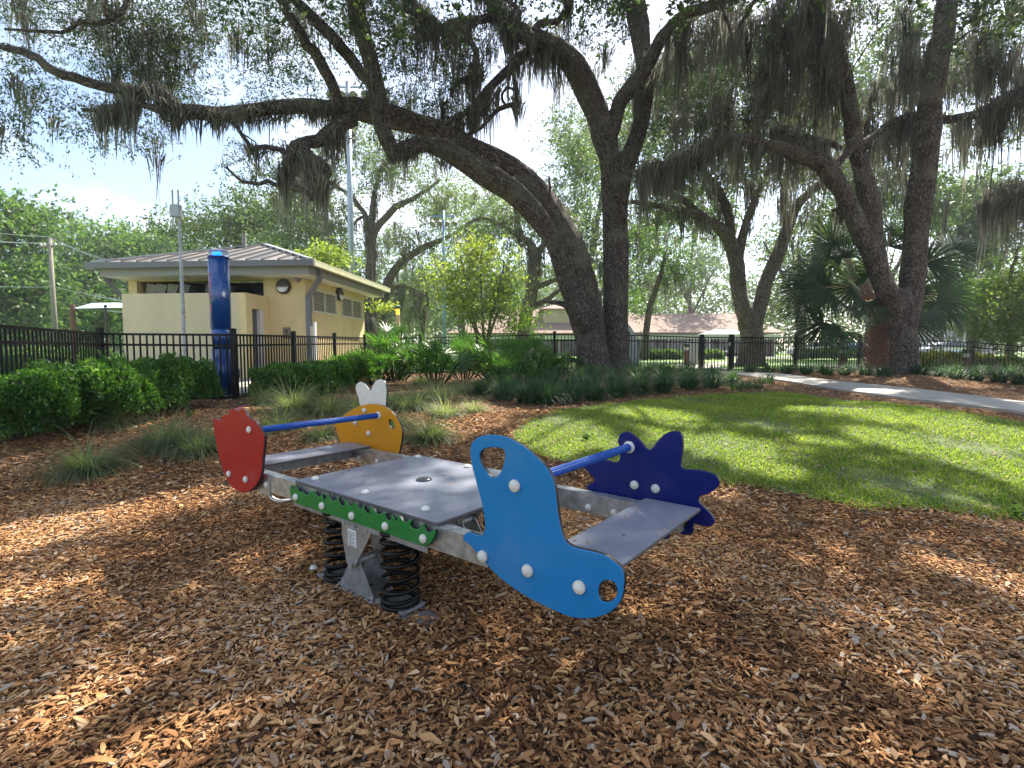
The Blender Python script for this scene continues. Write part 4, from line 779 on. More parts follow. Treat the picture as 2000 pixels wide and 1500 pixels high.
# white tent beside it, parked cars, small far house
t0 = P(1385, 652, 46); t1 = P(1462, 652, 46); g0 = float(G(t0[0], 46)); te = empty('white_tent', (t0[0], 46, g0), 0, 'low white canopy tent in front of the brown roofed building', 'tent')
mb = MB(); zt = t0[2]; V = [(t0[0], 46, zt), (t1[0], 46, zt), (t1[0], 49, zt), (t0[0], 49, zt), (t0[0]+1, 47.5, zt+.42), (t1[0]-.8, 47.5, zt+.42)]; mb.add(V, [[0, 1, 5, 4], [1, 2, 5], [2, 3, 4, 5], [3, 0, 4], [3, 2, 1, 0]]); setp(mb.build('canopy', M['label']), te)
for x in (t0[0]+.1, t1[0]-.1):
    for y in (46.1, 48.9): mb = MB(); mb.tube([(x, y, g0), (x, y, zt)], .04, 6); setp(mb.build('pole', M['label']), te)
def make_car(m, label):
    o = empty('parked_car', (0, 0, 0), 0, label, 'car', 'cars parked in the far lot')
    prof = [(-2.2, .35), (-2.25, .75), (-2.1, .95), (-1.3, 1.02), (-.75, 1.42), (.9, 1.46), (1.5, 1.05), (2.15, .92), (2.25, .6), (2.2, .32)]
    n = len(prof); mb = MB(); rings = []
    for y, s in ((-.86, .96), (-.9, 1), (.9, 1), (.86, .96)): rings += [(x*s, y*(1 if z < 1.03 else .84), z) for x, z in prof]
    mb.add(rings, [list(range(n))[::-1], list(range(3*n, 4*n))]+[[k*n+j, k*n+(j+1) % n, (k+1)*n+(j+1) % n, (k+1)*n+j] for k in range(3) for j in range(n)]); mb.build('body', m, o, True)
    for s in (-1, 1):
        mb = MB(); mb.add([(-1.15, s*.915, 1.04), (1.3, s*.915, 1.07), (.8, s*.78, 1.42), (-.7, s*.78, 1.39)], [[0, 1, 2, 3]]); mb.build('side_window', M['glass'], o)
        for x in (-1.4, 1.4): mb = MB(); mb.lathe([(.33, 0), (.34, .02), (.34, .2), (.2, .21), (.001, .21)], (x, s*.72, .34), 18, 0, (0, s, 0)); mb.build('wheel', M['tyre'], o)
    return o
for px, Y, m_, lb, rz in ((1592, 47, M['car3'], 'white car seen through the fence left of the palm trunk', .15), (1625, 50, M['car1'], 'silver car seen through the fence beside the white car', .1), (1690, 48, M['car2'], 'dark blue car seen through the fence behind the palm trunk', -.1), (1845, 47, M['car1'], 'silver car parked by the pale house behind the yellow flowers', .2)):
    c_ = make_car(m_, lb); p_ = P(px, 690, Y); c_.location = (p_[0], Y, float(G(p_[0], Y))+.05); c_.rotation_euler = (0, 0, rz)
h0 = P(1822, 690, 58); g0 = float(G(h0[0], 58)); ho = empty('far_house', (h0[0], 58, g0), 0, 'small pale house with a dark window far behind the palm at right', 'house')
mb = MB(); mb.box((2.5, 3, 2.2), (9, 6, 4.4)); mb.build('wall', mat('pale_wall', (.42, .4, .36), .8), ho)
for x in (.4, 2.6): 
    mb = MB(); mb.box((x, -.06, 2.6), (1.3, .1, 1.9)); wn = mb.build('window', M['glass'], ho)
    mb = MB(); [mb.box((x+dx, -.12, 2.6), (.1, .06, 2.1)) for dx in (-.7, 0, .7)]; [mb.box((x, -.121, 2.6+dz), (1.5, .06, .1)) for dz in (-1, 1)]; mb.build('frame', M['label'], wn)
mb = MB(); V = [(-2.6, -.8, 4.4), (7.6, -.8, 4.4), (7.6, 6.8, 4.4), (-2.6, 6.8, 4.4), (0, 3, 6.2), (5, 3, 6.2)]; mb.add(V, [[0, 1, 5, 4], [1, 2, 5], [2, 3, 4, 5], [3, 0, 4], [3, 2, 1, 0]]); mb.build('roof', M['shingle'], ho)
# ================================================================ trees
PATCH = [(60, 1062, 120, 26), (290, 990, 170, 22), (470, 1385, 120, 62), (330, 1300, 60, 40), (60, 868, 150, 10), (540, 795, 70, 14), (930, 800, 90, 34), (1100, 850, 100, 32), (1265, 812, 90, 18), (1400, 868, 120, 24),
         (1480, 905, 75, 16), (1700, 812, 75, 14), (1740, 860, 70, 16), (1930, 850, 120, 28), (1960, 910, 90, 34), (1820, 835, 50, 10), (1945, 1110, 70, 22), (1390, 950, 70, 8), (1070, 800, 60, 8), (1600, 862, 45, 8), (1560, 800, 60, 6), (200, 1120, 130, 14), (735, 740, 60, 10), (1330, 725, 80, 8), (250, 715, 190, 22), (560, 715, 80, 20), (1660, 765, 100, 6)]
def _patch():
    out = []
    for px, py, a, b in PATCH:
        c = gp(px, py); x = gp(px+a, py); y1 = gp(px, py-b); y2 = gp(px, py+b)
        out.append((c, x-c, (y2-y1)/2))
    return out
PW = _patch()
DECK = OO+ux*.15+vx*.42+np.array([0, 0, .5]); 
def sunlit_gap(C):
    """True where a leaf would shade one of the sun flecks lying on the ground"""
    t = (C[:, 2]-.3)/SUN[2]; g = C-SUN*t[:, None]; hit = np.zeros(len(C), bool)
    for c, ax_, by_ in PW:
        d = g[:, :2]-c[:2]; la, lb = np.linalg.norm(ax_[:2]), np.linalg.norm(by_[:2]); ea, eb = ax_[:2]/la, by_[:2]/lb
        q = (d@ea/la)**2+(d@eb/lb)**2; wob = .25*np.sin(g[:, 0]*7+g[:, 1]*4)+.2*np.sin(g[:, 0]*13-g[:, 1]*9)
        hit |= (q+wob < 1)
    d = g-DECK; a = d@ux; b = d@vx
    hit |= (np.abs(a+.12) < .13) & (np.abs(b) < .28) & (np.sin(b*20+a*9) > -.4)
    return hit
class Tree:
    def __init__(s, name, base, label, bark, leaf, cat='tree', group=None):
        s.root = empty(name, base, 0, label, cat, group); s.base = np.array(base, float); s.tr = MB(); s.cr = MB(); s.ms = MB(); s.bark = bark; s.leaf = leaf; s.pts = []; s.rads = []; s.tips = []; s.limbs = []
    def limb(s, spec, n=12, jit=.03, step=.3, rough=.06):
        """spec: list of (px, py, Y, diameter_px) or with 3 world coords + radius when tuple starts with 'w'"""
        pts, rad, last = [], [], None
        for q in spec:
            if q[0] == 'w': pts.append(np.array(q[1:4], float)); rad.append(q[4])
            else: pts.append(P(q[0], q[1], q[2])); rad.append(q[3]/2000*q[2])
        pts = np.array(pts); rad = np.array(rad); L_ = np.linalg.norm(np.diff(pts, axis=0), axis=1).sum(); k = max(2, int(L_/len(pts)/step))
        pr = np.c_[pts, rad]; c = cm(pr, k); p_ = c[:, :3]; r = np.maximum(c[:, 3], .012)
        m = len(p_); wob = np.cumsum(rng.normal(size=(m, 3)), axis=0)*jit; wob -= np.linspace(0, 1, m)[:, None]*wob[-1]; p_ = p_+wob*np.minimum(1, .15/np.maximum(r, .05))[:, None]
        ph = rng.uniform(0, 6.28, 6)
        def rf(a, l): return 1+rough*(np.sin(3*a+ph[0]+l*.9)+.7*np.sin(5*a+ph[1]-l*1.7)+.6*np.sin(8*a+ph[2]+l*2.6)+.5*np.sin(l*3.1+ph[3])+.35*np.sin(13*a+ph[4]+l*5)+.3*np.sin(2*a+l*6+ph[5]))
        s.tr.tube(p_, r, n, 0, True, rf, True); s.pts.append(p_); s.rads.append(r); s.limbs.append((p_, r)); return p_
    def near(s, q):
        A = np.concatenate(s.pts); d = ((A-q)**2).sum(1); i = np.argmin(d+(A[:, 2] > q[2]+1.5)*4); return A[i], np.concatenate(s.rads)[i]
    def branch(s, q, n=5, r0=None):
        a, ra = s.near(q); d = np.linalg.norm(q-a)
        if d < .3: return
        r = min(ra*.6, .02+.012*d) if r0 is None else r0; k = max(5, int(d/.45)+3)
        m1 = a+(q-a)*.35+rng.normal(size=3)*.13*d+[0, 0, .1*d]; m2 = a+(q-a)*.7+rng.normal(size=3)*.12*d+[0, 0, .06*d]
        c = cm(np.array([a, m1, m2, q]), max(2, k//3)); c[1:-1] += rng.normal(size=(len(c)-2, 3))*.035*min(d, 2)**.5
        rr = np.linspace(r, max(.009, r*.22), len(c)); s.tr.tube(c, rr, n, 0, False, None, True); s.pts.append(c[2:]); s.rads.append(rr[2:])
    def blob(s, c, rad, K, spk, lpk=11, ln=.075, wd=.031, hang=.0, moss=0, mlen=.7, twig=.45, cut=False, spread=.42, bright=0., br=True, mw=.03, csp=None):
        c = np.array(c); rad = np.array(rad); cen = []
        while len(cen) < K:
            q = rng.uniform(-1, 1, 3)
            if (q**2).sum() < 1: cen.append(c+q*rad)
        cen = np.array(cen); sp = csp or spread*(rad.mean()*.55+.25)
        if br:
            order = np.argsort([np.linalg.norm(q-s.near(q)[0]) for q in cen])
            for i in order: s.branch(cen[i])
        n = K*spk; ci = np.repeat(np.arange(K), spk); S = cen[ci]+rng.normal(size=(n, 3))*sp*np.array([1, 1, .62])
        out = unit(S-cen[ci])+rng.normal(size=(n, 3))*.5; out[:, 2] -= hang+.1; D = unit(out); tl = twig*rnd(n, .5, 1.3)
        if cut or (s.base[1] < 17 and c[0] > 2.5):
            k = ~sunlit_gap(S); S, D, tl, ci = S[k], D[k], tl[k], ci[k]; n = len(S)
        # twigs
        W = unit(np.cross(D, rng.normal(size=(n, 3)))); a = S-D*(tl*.4)[:, None]; b = S+D*(tl*.75)[:, None]; a2 = a-D*(sp*.5) if False else a; t_ = W*.005*(ln/.085)
        s.cr.add(np.stack([a-t_, a+t_, b+t_*.4, b-t_*.4], 1).reshape(-1, 3), np.arange(n*4).reshape(n, 4), 1, vr=np.zeros(n*4))
        m = n*lpk; si = np.repeat(np.arange(n), lpk); tt = rnd(m, -.3, .85); C = S[si]+D[si]*(tl[si]*tt)[:, None]+rng.normal(size=(m, 3))*ln*.45
        U = unit(D[si]*.6+rng.normal(size=(m, 3))*.7-np.array([0, 0, hang*.6])); C = C+U*ln*.3; Wd = unit(np.cross(U, rng.normal(size=(m, 3)))); sc_ = rnd(m, .65, 1.3)[:, None]
        cb = rng.normal(size=K)*.13; vr = np.clip(.42+bright+cb[ci[si]]+rng.normal(size=m)*.17, 0, 1)
        if cut or (s.base[1] < 17 and c[0] > 2.5): k = ~sunlit_gap(C); C, U, Wd, sc_, vr = C[k], U[k], Wd[k], sc_[k], vr[k]
        quads_at(s.cr, C, U*ln/2*sc_, Wd*wd/2*sc_, vr)
        moss = int(moss*(.8 if s.base[0] > 2 else .38))
        if moss:
            kk = rng.integers(0, K, moss); A = cen[kk]+rng.normal(size=(moss, 3))*sp*.7; s.tuft(A, mlen, 14, mw)
    def tuft(s, A, ln, per=14, wd=.03, sp=.1):
        per = int(per*(1.2 if hasattr(s, 'far') else 2.3)); ln = ln*1.15; wd = wd*.95
        n = len(A)*per; i = np.repeat(np.arange(len(A)), per); L_ = ln*np.repeat(np.exp(rng.normal(size=len(A))*.4), per)*rnd(n, .35, 1.15)
        vr = np.clip(np.repeat(rng.normal(.42, .2, len(A)), per)+rng.normal(size=n)*.12, 0, 1)
        of = rng.normal(size=(n, 3))*np.array([sp*1.6, sp*1.6, .05]); Aa = A[i]+of; g_ = ~sunlit_gap(Aa-[0, 0, .3]) if s.base[1] < 17 and A[0][0] > 2.5 else np.ones(n, bool); Aa, L_, vr, of = Aa[g_], L_[g_], vr[g_], of[g_]
        L_ = L_*np.clip(1.25-np.linalg.norm(of[:, :2], axis=1)/(sp*3.2), .3, 1.3)
        strands(s.ms, Aa, L_, wd*rnd(len(Aa), .45, 1.2), vr, dr0=-of[:, :2]*.75/np.maximum(L_, .15)[:, None], sway=.07)
    def limbmoss(s, idx, cnt, ln, lo=0., hi=1., wd=.03, per=14):
        cnt = max(3, int(cnt*(.8 if s.base[0] > 2 else .42)))
        p_, r = s.limbs[idx]; m = len(p_); nc = max(2, cnt//6); kc = rng.uniform(lo*(m-1), hi*(m-1), nc); k = np.clip(kc[rng.integers(0, nc, cnt)]+rng.normal(size=cnt)*.9, lo*(m-1), hi*(m-1)-1e-3); i = k.astype(int); f = (k-i)[:, None]; A = p_[i]*(1-f)+p_[np.minimum(i+1, m-1)]*f
        rr = r[i]; A = A+np.c_[rng.normal(size=cnt)*rr*.5, rng.normal(size=cnt)*rr*.5, -rr*rnd(cnt, -.3, .9)]; s.tuft(A, ln, per, wd)
    def fuzz(s, idx, cnt, lo=0, hi=1, ln=.07):     # fern and lichen on top of limbs
        p_, r = s.limbs[idx]; m = len(p_); k = rng.uniform(lo*(m-1), hi*(m-1)-1e-3, cnt); i = k.astype(int); f = (k-i)[:, None]; A = p_[i]*(1-f)+p_[np.minimum(i+1, m-1)]*f
        az = rnd(cnt, 0, 2*PI); A = A+np.c_[np.cos(az)*r[i]*.9, np.sin(az)*r[i]*.6, r[i]*rnd(cnt, .1, .95)]
        strands(s.ms, A+[0, 0, .03], rnd(cnt, .4, 1.3)*ln, np.full(cnt, .02), np.clip(rng.normal(.5, .2, cnt), 0, 1), seg=2, sway=.9)
    def done(s):
        o = s.tr.build('trunk', s.bark, s.root, True); o.location = -Vector(s.root.location)
        if s.cr.n: o = s.cr.build('crown', [s.leaf, s.bark], s.root); o.location = -Vector(s.root.location)
        if s.ms.n: o = s.ms.build('hanging_moss', M['moss'], s.root); o.location = -Vector(s.root.location); o['kind'] = 'stuff'
        return s.root
def PB(px, py, Y): return P(px, py, Y)
def blobpx(t, px, py, Y, rx, ry, rz, K, spk, **k): s = Y/1000; t.blob(P(px, py, Y), (rx*s, rz, ry*s), K, spk, **k)
def gbase(px, py, Y): p_ = P(px, py, Y); return (p_[0], Y, float(G(p_[0], Y)))
def roots(t, bx, by, r, n=6, ph=0.):
    for k in range(n):
        a = ph+2*PI*k/n+rng.normal()*.2; d = np.array([math.cos(a), math.sin(a)]); g = float(G(bx, by)); L_ = r*rng.uniform(1.5, 2.1)
        t.limb([('w', bx+d[0]*r*.25, by+d[1]*r*.25, g+r*1.5, r*.42), ('w', bx+d[0]*r*.75, by+d[1]*r*.75, g+r*.5, r*.36), ('w', bx+d[0]*r*1.2, by+d[1]*r*1.2, g+.08, r*.25), ('w', bx+d[0]*L_, by+d[1]*L_, g-.06, r*.1)], 8, .01)
FAST = 1.0
# ---- A: the leaning twin with the long arching limbs
A = Tree('live_oak', gbase(1160, 725, 15.4), 'leaning live oak whose arching limbs reach far left over the restroom building', M['bark'], M['oakleaf'], group='moss draped live oaks')
A.limb([(1160, 745, 15.4, 70), (1156, 700, 15.4, 64), (1150, 650, 15.4, 62), (1143, 600, 15.3, 66), (1132, 555, 15.2, 72), (1117, 505, 15.0, 66), (1095, 455, 14.9, 58), (1065, 405, 14.8, 54), (1025, 362, 14.7, 48), (960, 322, 14.5, 40), (880, 280, 14.2, 38), (810, 250, 13.9, 38), (745, 232, 13.5, 44), (690, 220, 13.2, 40), (640, 215, 12.9, 27), (540, 219, 12.5, 25), (430, 222, 12.1, 24), (352, 218, 11.9, 27)], 16, .04)
A.limb([(1150, 640, 15.2, 50), (1122, 580, 15.0, 44), (1102, 525, 14.8, 38), (1085, 475, 14.6, 36), (1062, 432, 14.4, 40), (1025, 392, 14.2, 44), (975, 355, 14.0, 46), (915, 322, 13.8, 42), (865, 296, 13.6, 34), (825, 284, 13.4, 28), (790, 290, 13.3, 30), (772, 303, 13.2, 30)], 14, .03)
A.limb([(776, 312, 13.2, 26), (760, 285, 13.1, 30), (748, 250, 13.0, 30), (748, 210, 12.9, 31), (737, 165, 12.7, 29), (722, 110, 12.5, 30), (706, 50, 12.3, 31), (700, 0, 12.1, 31), (690, -90, 11.8, 26), (670, -190, 11.5, 18)], 12, .03)
A.limb([(352, 218, 11.9, 26), (325, 195, 11.8, 24), (303, 170, 11.7, 20), (265, 176, 11.6, 19), (217, 173, 11.4, 19), (157, 157, 11.2, 18), (105, 138, 11.0, 16), (60, 112, 10.8, 14), (0, 94, 10.6, 12), (-90, 60, 10.3, 8)], 10, .04)
A.limb([(345, 222, 11.9, 18), (265, 222, 11.6, 13), (225, 213, 11.5, 10), (185, 229, 11.3, 8), (160, 215, 11.2, 5)], 8, .05)
A.limb([(663, 215, 13.0, 24), (655, 180, 12.8, 22), (637, 133, 12.6, 21), (615, 95, 12.4, 20), (595, 60, 12.2, 19), (560, 15, 12.0, 17), (530, -40, 11.8, 14)], 10, .03)
A.limb([(745, 185, 12.9, 22), (713, 142, 12.9, 22), (680, 108, 12.8, 22), (650, 76, 12.6, 21), (600, 26, 12.3, 19), (560, -20, 12.0, 16)], 10, .03)
A.limb([(690, 232, 13.0, 26), (660, 252, 12.8, 26), (630, 268, 12.7, 25), (600, 278, 12.6, 24), (576, 286, 12.5, 22), (566, 312, 12.4, 20), (557, 343, 12.4, 18), (572, 368, 12.3, 15), (596, 376, 12.3, 12), (614, 387, 12.3, 9)], 10, .03)
A.limb([(590, 284, 12.5, 18), (606, 306, 12.4, 18), (626, 322, 12.4, 17), (634, 338, 12.4, 15), (624, 352, 12.4, 15), (611, 354, 12.3, 14), (609, 372, 12.3, 12), (606, 392, 12.3, 8)], 10, .02)
A.limb([(455, 236, 12.2, 9), (470, 258, 12.2, 8), (482, 280, 12.2, 8), (495, 291, 12.2, 8), (525, 287, 12.3, 9), (548, 296, 12.4, 10), (562, 310, 12.4, 12)], 7, .03)
A.limb([(440, 330, 12.0, 5), (460, 358, 12.0, 6), (490, 372, 12.1, 7), (525, 362, 12.2, 8), (556, 362, 12.3, 9)], 6, .04)
A.limb([(0, 55, 11.0, 4), (60, 60, 11.0, 6), (100, 50, 11.1, 7), (140, 38, 11.2, 8), (200, 28, 11.4, 9), (250, 5, 11.6, 10)], 6, .05)
A.limb([(1150, 640, 15.3, 20), (1128, 632, 15.1, 18), (1105, 602, 15.0, 14), (1085, 592, 14.9, 9), (1060, 588, 14.8, 5)], 8, .02)
A.limb([(1060, 420, 14.6, 12), (1075, 380, 14.4, 6), (1072, 345, 14.3, 4)], 6)
roots(A, A.base[0], 15.4, .45, 7)
for px, py, Y, rx, ry, rz, K, spk, ms, hang in [(240, 60, 11.5, 110, 85, 1.3, 24, 38, 40, .3), (80, 30, 11, 110, 60, 1.4, 13, 26, 12, .2), (60, 210, 10.8, 75, 90, 1.2, 13, 15, 5, .8), (130, 250, 11, 60, 70, 1.2, 8, 11, 4, .9), (20, 150, 10.6, 50, 60, 1., 7, 14, 2, .6), (300, 130, 11.7, 70, 60, 1.0, 14, 30, 34, .3),
        (250, 240, 11.6, 90, 40, 1.0, 9, 15, 8, .9), (430, 20, 11.8, 110, 45, 1.4, 15, 32, 14, .2), (570, 60, 12.2, 80, 60, 1.3, 14, 26, 8, .2), (520, 120, 12.2, 45, 55, 1., 8, 18, 2, .5), (640, 20, 12.2, 90, 40, 1.3, 12, 30, 6, .2), (360, 190, 12, 40, 26, .7, 4, 9, 0, .5), (490, 192, 12.3, 70, 16, .6, 5, 11, 2, .3),
        (620, 170, 12.8, 45, 50, .9, 6, 18, 3, .3), (780, 180, 13, 60, 70, 1.3, 12, 24, 5, .3), (850, 110, 13.2, 70, 60, 1.4, 13, 22, 10, .3), (800, 30, 12.8, 70, 50, 1.4, 11, 22, 8, .3), (860, 200, 13.6, 60, 50, 1.0, 11, 24, 6, .4), (830, 255, 13.7, 60, 26, .8, 7, 20, 3, .5), (470, 310, 12.1, 70, 40, .9, 8, 13, 4, .6), (540, 340, 12.3, 60, 30, .9, 7, 14, 6, .6), (310, 270, 11.9, 30, 24, .6, 2, 8, 2, .9), (735, 75, 12.6, 50, 60, 1., 8, 18, 3, .3), (350, 60, 11.7, 60, 50, 1., 9, 24, 8, .3)]:
    blobpx(A, px, py, Y+1.3, rx, ry, rz, K, int(spk*.82), hang=hang, moss=ms*.7, mlen=.65, lpk=12)
# high crown above the picture
for c, r_, K in [((-6, 8, 8.2), (3.5, 3, .9), 30), ((-1.5, 9, 9), (3.2, 3, 1.0), 34), ((-3.5, 12, 10), (3.5, 2.6, 1.1), 30), ((-9, 10, 9.5), (3.2, 3, 1), 24)]:
    A.blob(c, r_, K, 24, lpk=9, ln=.13, wd=.065, cut=True, br=False, csp=.55)
    for k in range(5): A.branch(np.array(c)+rng.uniform(-1, 1, 3)*np.array(r_)*.8)
for i, cnt, ln, lo, hi in ((0, 40, .35, .45, 1), (0, 34, .4, .75, 1), (3, 36, .5, 0, .6), (4, 20, .6, 0, 1), (7, 34, .55, 0, 1), (8, 26, .7, 0, 1), (9, 8, .3, 0, 1), (6, 14, .4, 0, 1), (2, 16, .35, .2, 1), (1, 30, .25, .4, 1)): A.limbmoss(i, cnt, ln, lo, hi)
for i, c in ((0, 2600), (1, 1500), (2, 900), (3, 900), (7, 500)): A.fuzz(i, c, .35 if i < 2 else 0, 1)
# ---- B: the straight twin
B = Tree('live_oak', gbase(1203, 728, 15.8), 'upright live oak with a straight trunk forking high, right twin of the leaning oak', M['bark'], M['oakleaf'], group='moss draped live oaks')
B.limb([(1206, 748, 15.8, 66), (1205, 710, 15.8, 54), (1203, 650, 15.8, 49), (1202, 560, 15.8, 48), (1202, 480, 15.8, 49), (1202, 400, 15.8, 48), (1204, 345, 15.8, 56), (1206, 305, 15.8, 52)], 14, .01)
B.limb([(1196, 360, 15.8, 36), (1186, 310, 15.7, 36), (1176, 262, 15.6, 40), (1163, 215, 15.4, 46), (1142, 168, 15.2, 48), (1118, 128, 15.0, 42), (1080, 95, 14.8, 36), (1035, 72, 14.5, 34), (1000, 60, 14.3, 32), (980, 35, 14.1, 27), (960, 8, 13.9, 24), (930, -50, 13.5, 18)], 14, .03)
B.limb([(1198, 350, 15.7, 30), (1196, 290, 15.6, 28), (1200, 240, 15.5, 26), (1212, 195, 15.4, 27), (1238, 160, 15.3, 29), (1262, 130, 15.1, 27), (1285, 95, 14.9, 24), (1310, 58, 14.7, 22), (1345, 26, 14.4, 20), (1395, 8, 14.1, 20), (1450, -25, 13.8, 16), (1540, -70, 13.3, 12)], 12, .03)
B.limb([(1212, 350, 15.8, 34), (1228, 305, 15.8, 32), (1244, 262, 15.8, 32), (1256, 215, 15.8, 30), (1260, 165, 15.8, 28), (1252, 120, 15.8, 27), (1242, 70, 15.8, 27), (1230, 10, 15.7, 25), (1220, -70, 15.6, 20), (1190, -180, 15.3, 14)], 12, .02)
B.limb([(1258, 120, 15.7, 20), (1263, 80, 15.6, 17), (1258, 40, 15.6, 15), (1252, 0, 15.5, 13), (1262, -60, 15.4, 10)], 9, .02)
B.limb([(1085, 92, 14.9, 22), (1050, 90, 14.8, 20), (1018, 102, 14.6, 19), (985, 138, 14.4, 17), (950, 173, 14.2, 15), (925, 196, 14.1, 14), (896, 222, 14, 11), (870, 245, 13.9, 7)], 9, .03)
B.limb([(975, 35, 14.1, 16), (940, 40, 14, 15), (905, 45, 13.9, 14), (872, 55, 13.8, 12), (850, 38, 13.7, 10), (820, 12, 13.6, 8), (790, -20, 13.4, 6)], 8, .03)
B.limb([(915, 45, 13.9, 11), (922, 80, 13.9, 11), (930, 110, 13.9, 12), (928, 140, 13.9, 12), (915, 158, 13.9, 12), (895, 160, 13.9, 9), (880, 185, 13.9, 7)], 8, .02)
B.limb([(898, 262, 14, 5), (925, 258, 14, 6), (955, 233, 14, 7), (975, 212, 14, 8), (1000, 205, 14.1, 9), (1010, 200, 14.1, 9), (1006, 170, 14.2, 8), (1000, 140, 14.3, 8), (1003, 110, 14.5, 9)], 7, .02)
B.limb([(1006, 205, 14.1, 6), (985, 205, 14.1, 6), (980, 185, 14.1, 5), (990, 172, 14.1, 5), (1004, 176, 14.2, 5)], 6, .01)
B.limb([(1042, 66, 14.6, 12), (1052, 45, 14.6, 12), (1065, 42, 14.6, 12), (1090, 38, 14.7, 12), (1103, 20, 14.7, 11), (1112, -10, 14.7, 9), (1115, -60, 14.7, 6)], 8, .02)
B.limb([(1000, 58, 14.3, 14), (1013, 35, 14.2, 11), (1008, 12, 14.1, 9), (985, -5, 14, 8)], 8, .02)
roots(B, B.base[0], 15.8, .42, 6, .4)
for px, py, Y, rx, ry, rz, K, spk, ms, hang in [(940, 90, 14, 60, 45, 1.2, 9, 16, 8, .3), (1010, 30, 14.2, 80, 35, 1.3, 9, 14, 10, .3), (1190, 30, 15.2, 60, 45, 1.4, 8, 13, 4, .3), (1155, 60, 15, 60, 50, 1.3, 7, 12, 3, .3), (1310, 110, 15, 60, 70, 1.3, 11, 20, 18, .3), (1400, 60, 14.4, 110, 55, 1.5, 16, 22, 40, .4), (1290, 20, 15, 70, 35, 1.3, 8, 18, 8, .3), (1150, 215, 15.4, 70, 40, .9, 6, 13, 0, .3), (895, 220, 14, 50, 40, .9, 7, 18, 5, .4), (1500, 30, 14, 90, 50, 1.4, 11, 22, 30, .4), (1100, 130, 15, 40, 30, .7, 3, 9, 5, .3)]:
    blobpx(B, px, py, Y+1.3, rx, ry, rz, K, int(spk*.9), hang=hang, moss=ms, mlen=.95, lpk=12)
for px, py, Y, rx, ry, K in [(1300, 200, 20, 70, 60, 10), (1420, 160, 21, 90, 60, 10), (1540, 130, 20, 80, 60, 8), (1340, 90, 19, 80, 60, 8)]: blobpx(B, px, py, Y, rx, ry, 2.2, K, 24, hang=.3, moss=6, mlen=.9, lpk=10, ln=.13, wd=.055, csp=.6)
for c, r_, K in [((3, 9.5, 9), (3, 3, 1), 34), ((2, 14, 11.5), (4, 3, 1.2), 32), ((7, 12, 10.5), (3.4, 2.6, 1.1), 26), ((4.5, 7.0, 7.6), (2.6, 1.8, .7), 20)]:
    B.blob(c, r_, K, 24, lpk=9, ln=.13, wd=.065, cut=True, br=False, csp=.55)
    for k in range(5): B.branch(np.array(c)+rng.uniform(-1, 1, 3)*np.array(r_)*.8)
# unseen leaf clumps added to the twin oaks along sun rays, shading the ground
for tx in np.arange(-8, 11, 1.15):
    for ty in np.arange(.2, 10.5, 1.15):
        g_ = np.array([tx+rng.normal()*.25, ty+rng.normal()*.25, .2]); z = 9.3+rng.normal()*.25
        for _ in range(4): q = g_+SUN*((z-.2)/SUN[2]); z = max(z, 1.2+.74*q[1]+1.0)
        t_ = A if q[0] < 0.5 else B
        t_.blob(q, (.35, .35, .3), 2, 17, lpk=9, ln=.17, wd=.085, cut=True, br=False, csp=.5, twig=.6)
        if rng.uniform() < .3: t_.branch(q)
for i, cnt, ln, lo, hi in ((1, 80, .55, .35, 1), (5, 50, .75, 0, 1), (6, 46, .8, 0, 1), (7, 26, .7, 0, 1), (8, 14, .4, .3, 1), (10, 20, .6, .2, 1), (2, 30, .6, .35, .6), (2, 150, 1.25, .55, 1), (3, 10, .35, .3, .6), (11, 10, .5, 0, 1)): B.limbmoss(i, cnt, ln, lo, hi)
for i, c in ((1, 1200), (2, 700), (3, 400)): B.fuzz(i, c, .2, 1)
# ---- C: three-stemmed oak at right
C = Tree('live_oak', gbase(1765, 738, 15.6), 'three stemmed live oak at right standing in front of the sabal palm', M['bark'], M['oakleaf'], group='moss draped live oaks')
C.limb([(1768, 760, 15.6, 58), (1766, 720, 15.6, 50), (1765, 680, 15.6, 48), (1762, 640, 15.6, 48), (1755, 600, 15.6, 50), (1748, 565, 15.6, 46)], 16, .01)
C.limb([(1772, 640, 15.6, 36), (1777, 590, 15.6, 38), (1780, 540, 15.6, 40), (1788, 470, 15.5, 40), (1795, 400, 15.4, 43), (1803, 330, 15.3, 42), (1812, 250, 15.2, 41), (1823, 170, 15.1, 38), (1838, 90, 15, 36), (1850, 10, 14.9, 34), (1870, -90, 14.8, 27), (1880, -200, 14.6, 18)], 14, .015)
C.limb([(1752, 620, 15.6, 40), (1733, 575, 15.6, 36), (1716, 530, 15.6, 33), (1706, 480, 15.6, 33), (1700, 430, 15.6, 35), (1694, 385, 15.6, 36), (1682, 335, 15.5, 28), (1670, 285, 15.5, 28), (1662, 230, 15.4, 29), (1650, 160, 15.3, 27), (1634, 100, 15.2, 26), (1618, 50, 15.1, 24), (1600, -10, 15, 22), (1570, -100, 14.8, 16)], 12, .02)
C.limb([(1738, 590, 15.4, 36), (1712, 520, 15.3, 34), (1694, 478, 15.2, 33), (1672, 435, 15.1, 31), (1652, 395, 15, 30), (1636, 365, 14.9, 32), (1620, 335, 14.8, 34), (1590, 310, 14.7, 30), (1550, 297, 14.5, 26), (1500, 288, 14.3, 23), (1450, 283, 14.1, 21), (1405, 280, 14, 19), (1365, 287, 13.8, 13), (1330, 306, 13.7, 11), (1290, 318, 13.6, 8), (1255, 330, 13.5, 5)], 12, .03)
C.limb([(1395, 280, 14, 9), (1398, 262, 14, 8), (1408, 245, 14, 8), (1420, 250, 14, 6)], 7, .02)
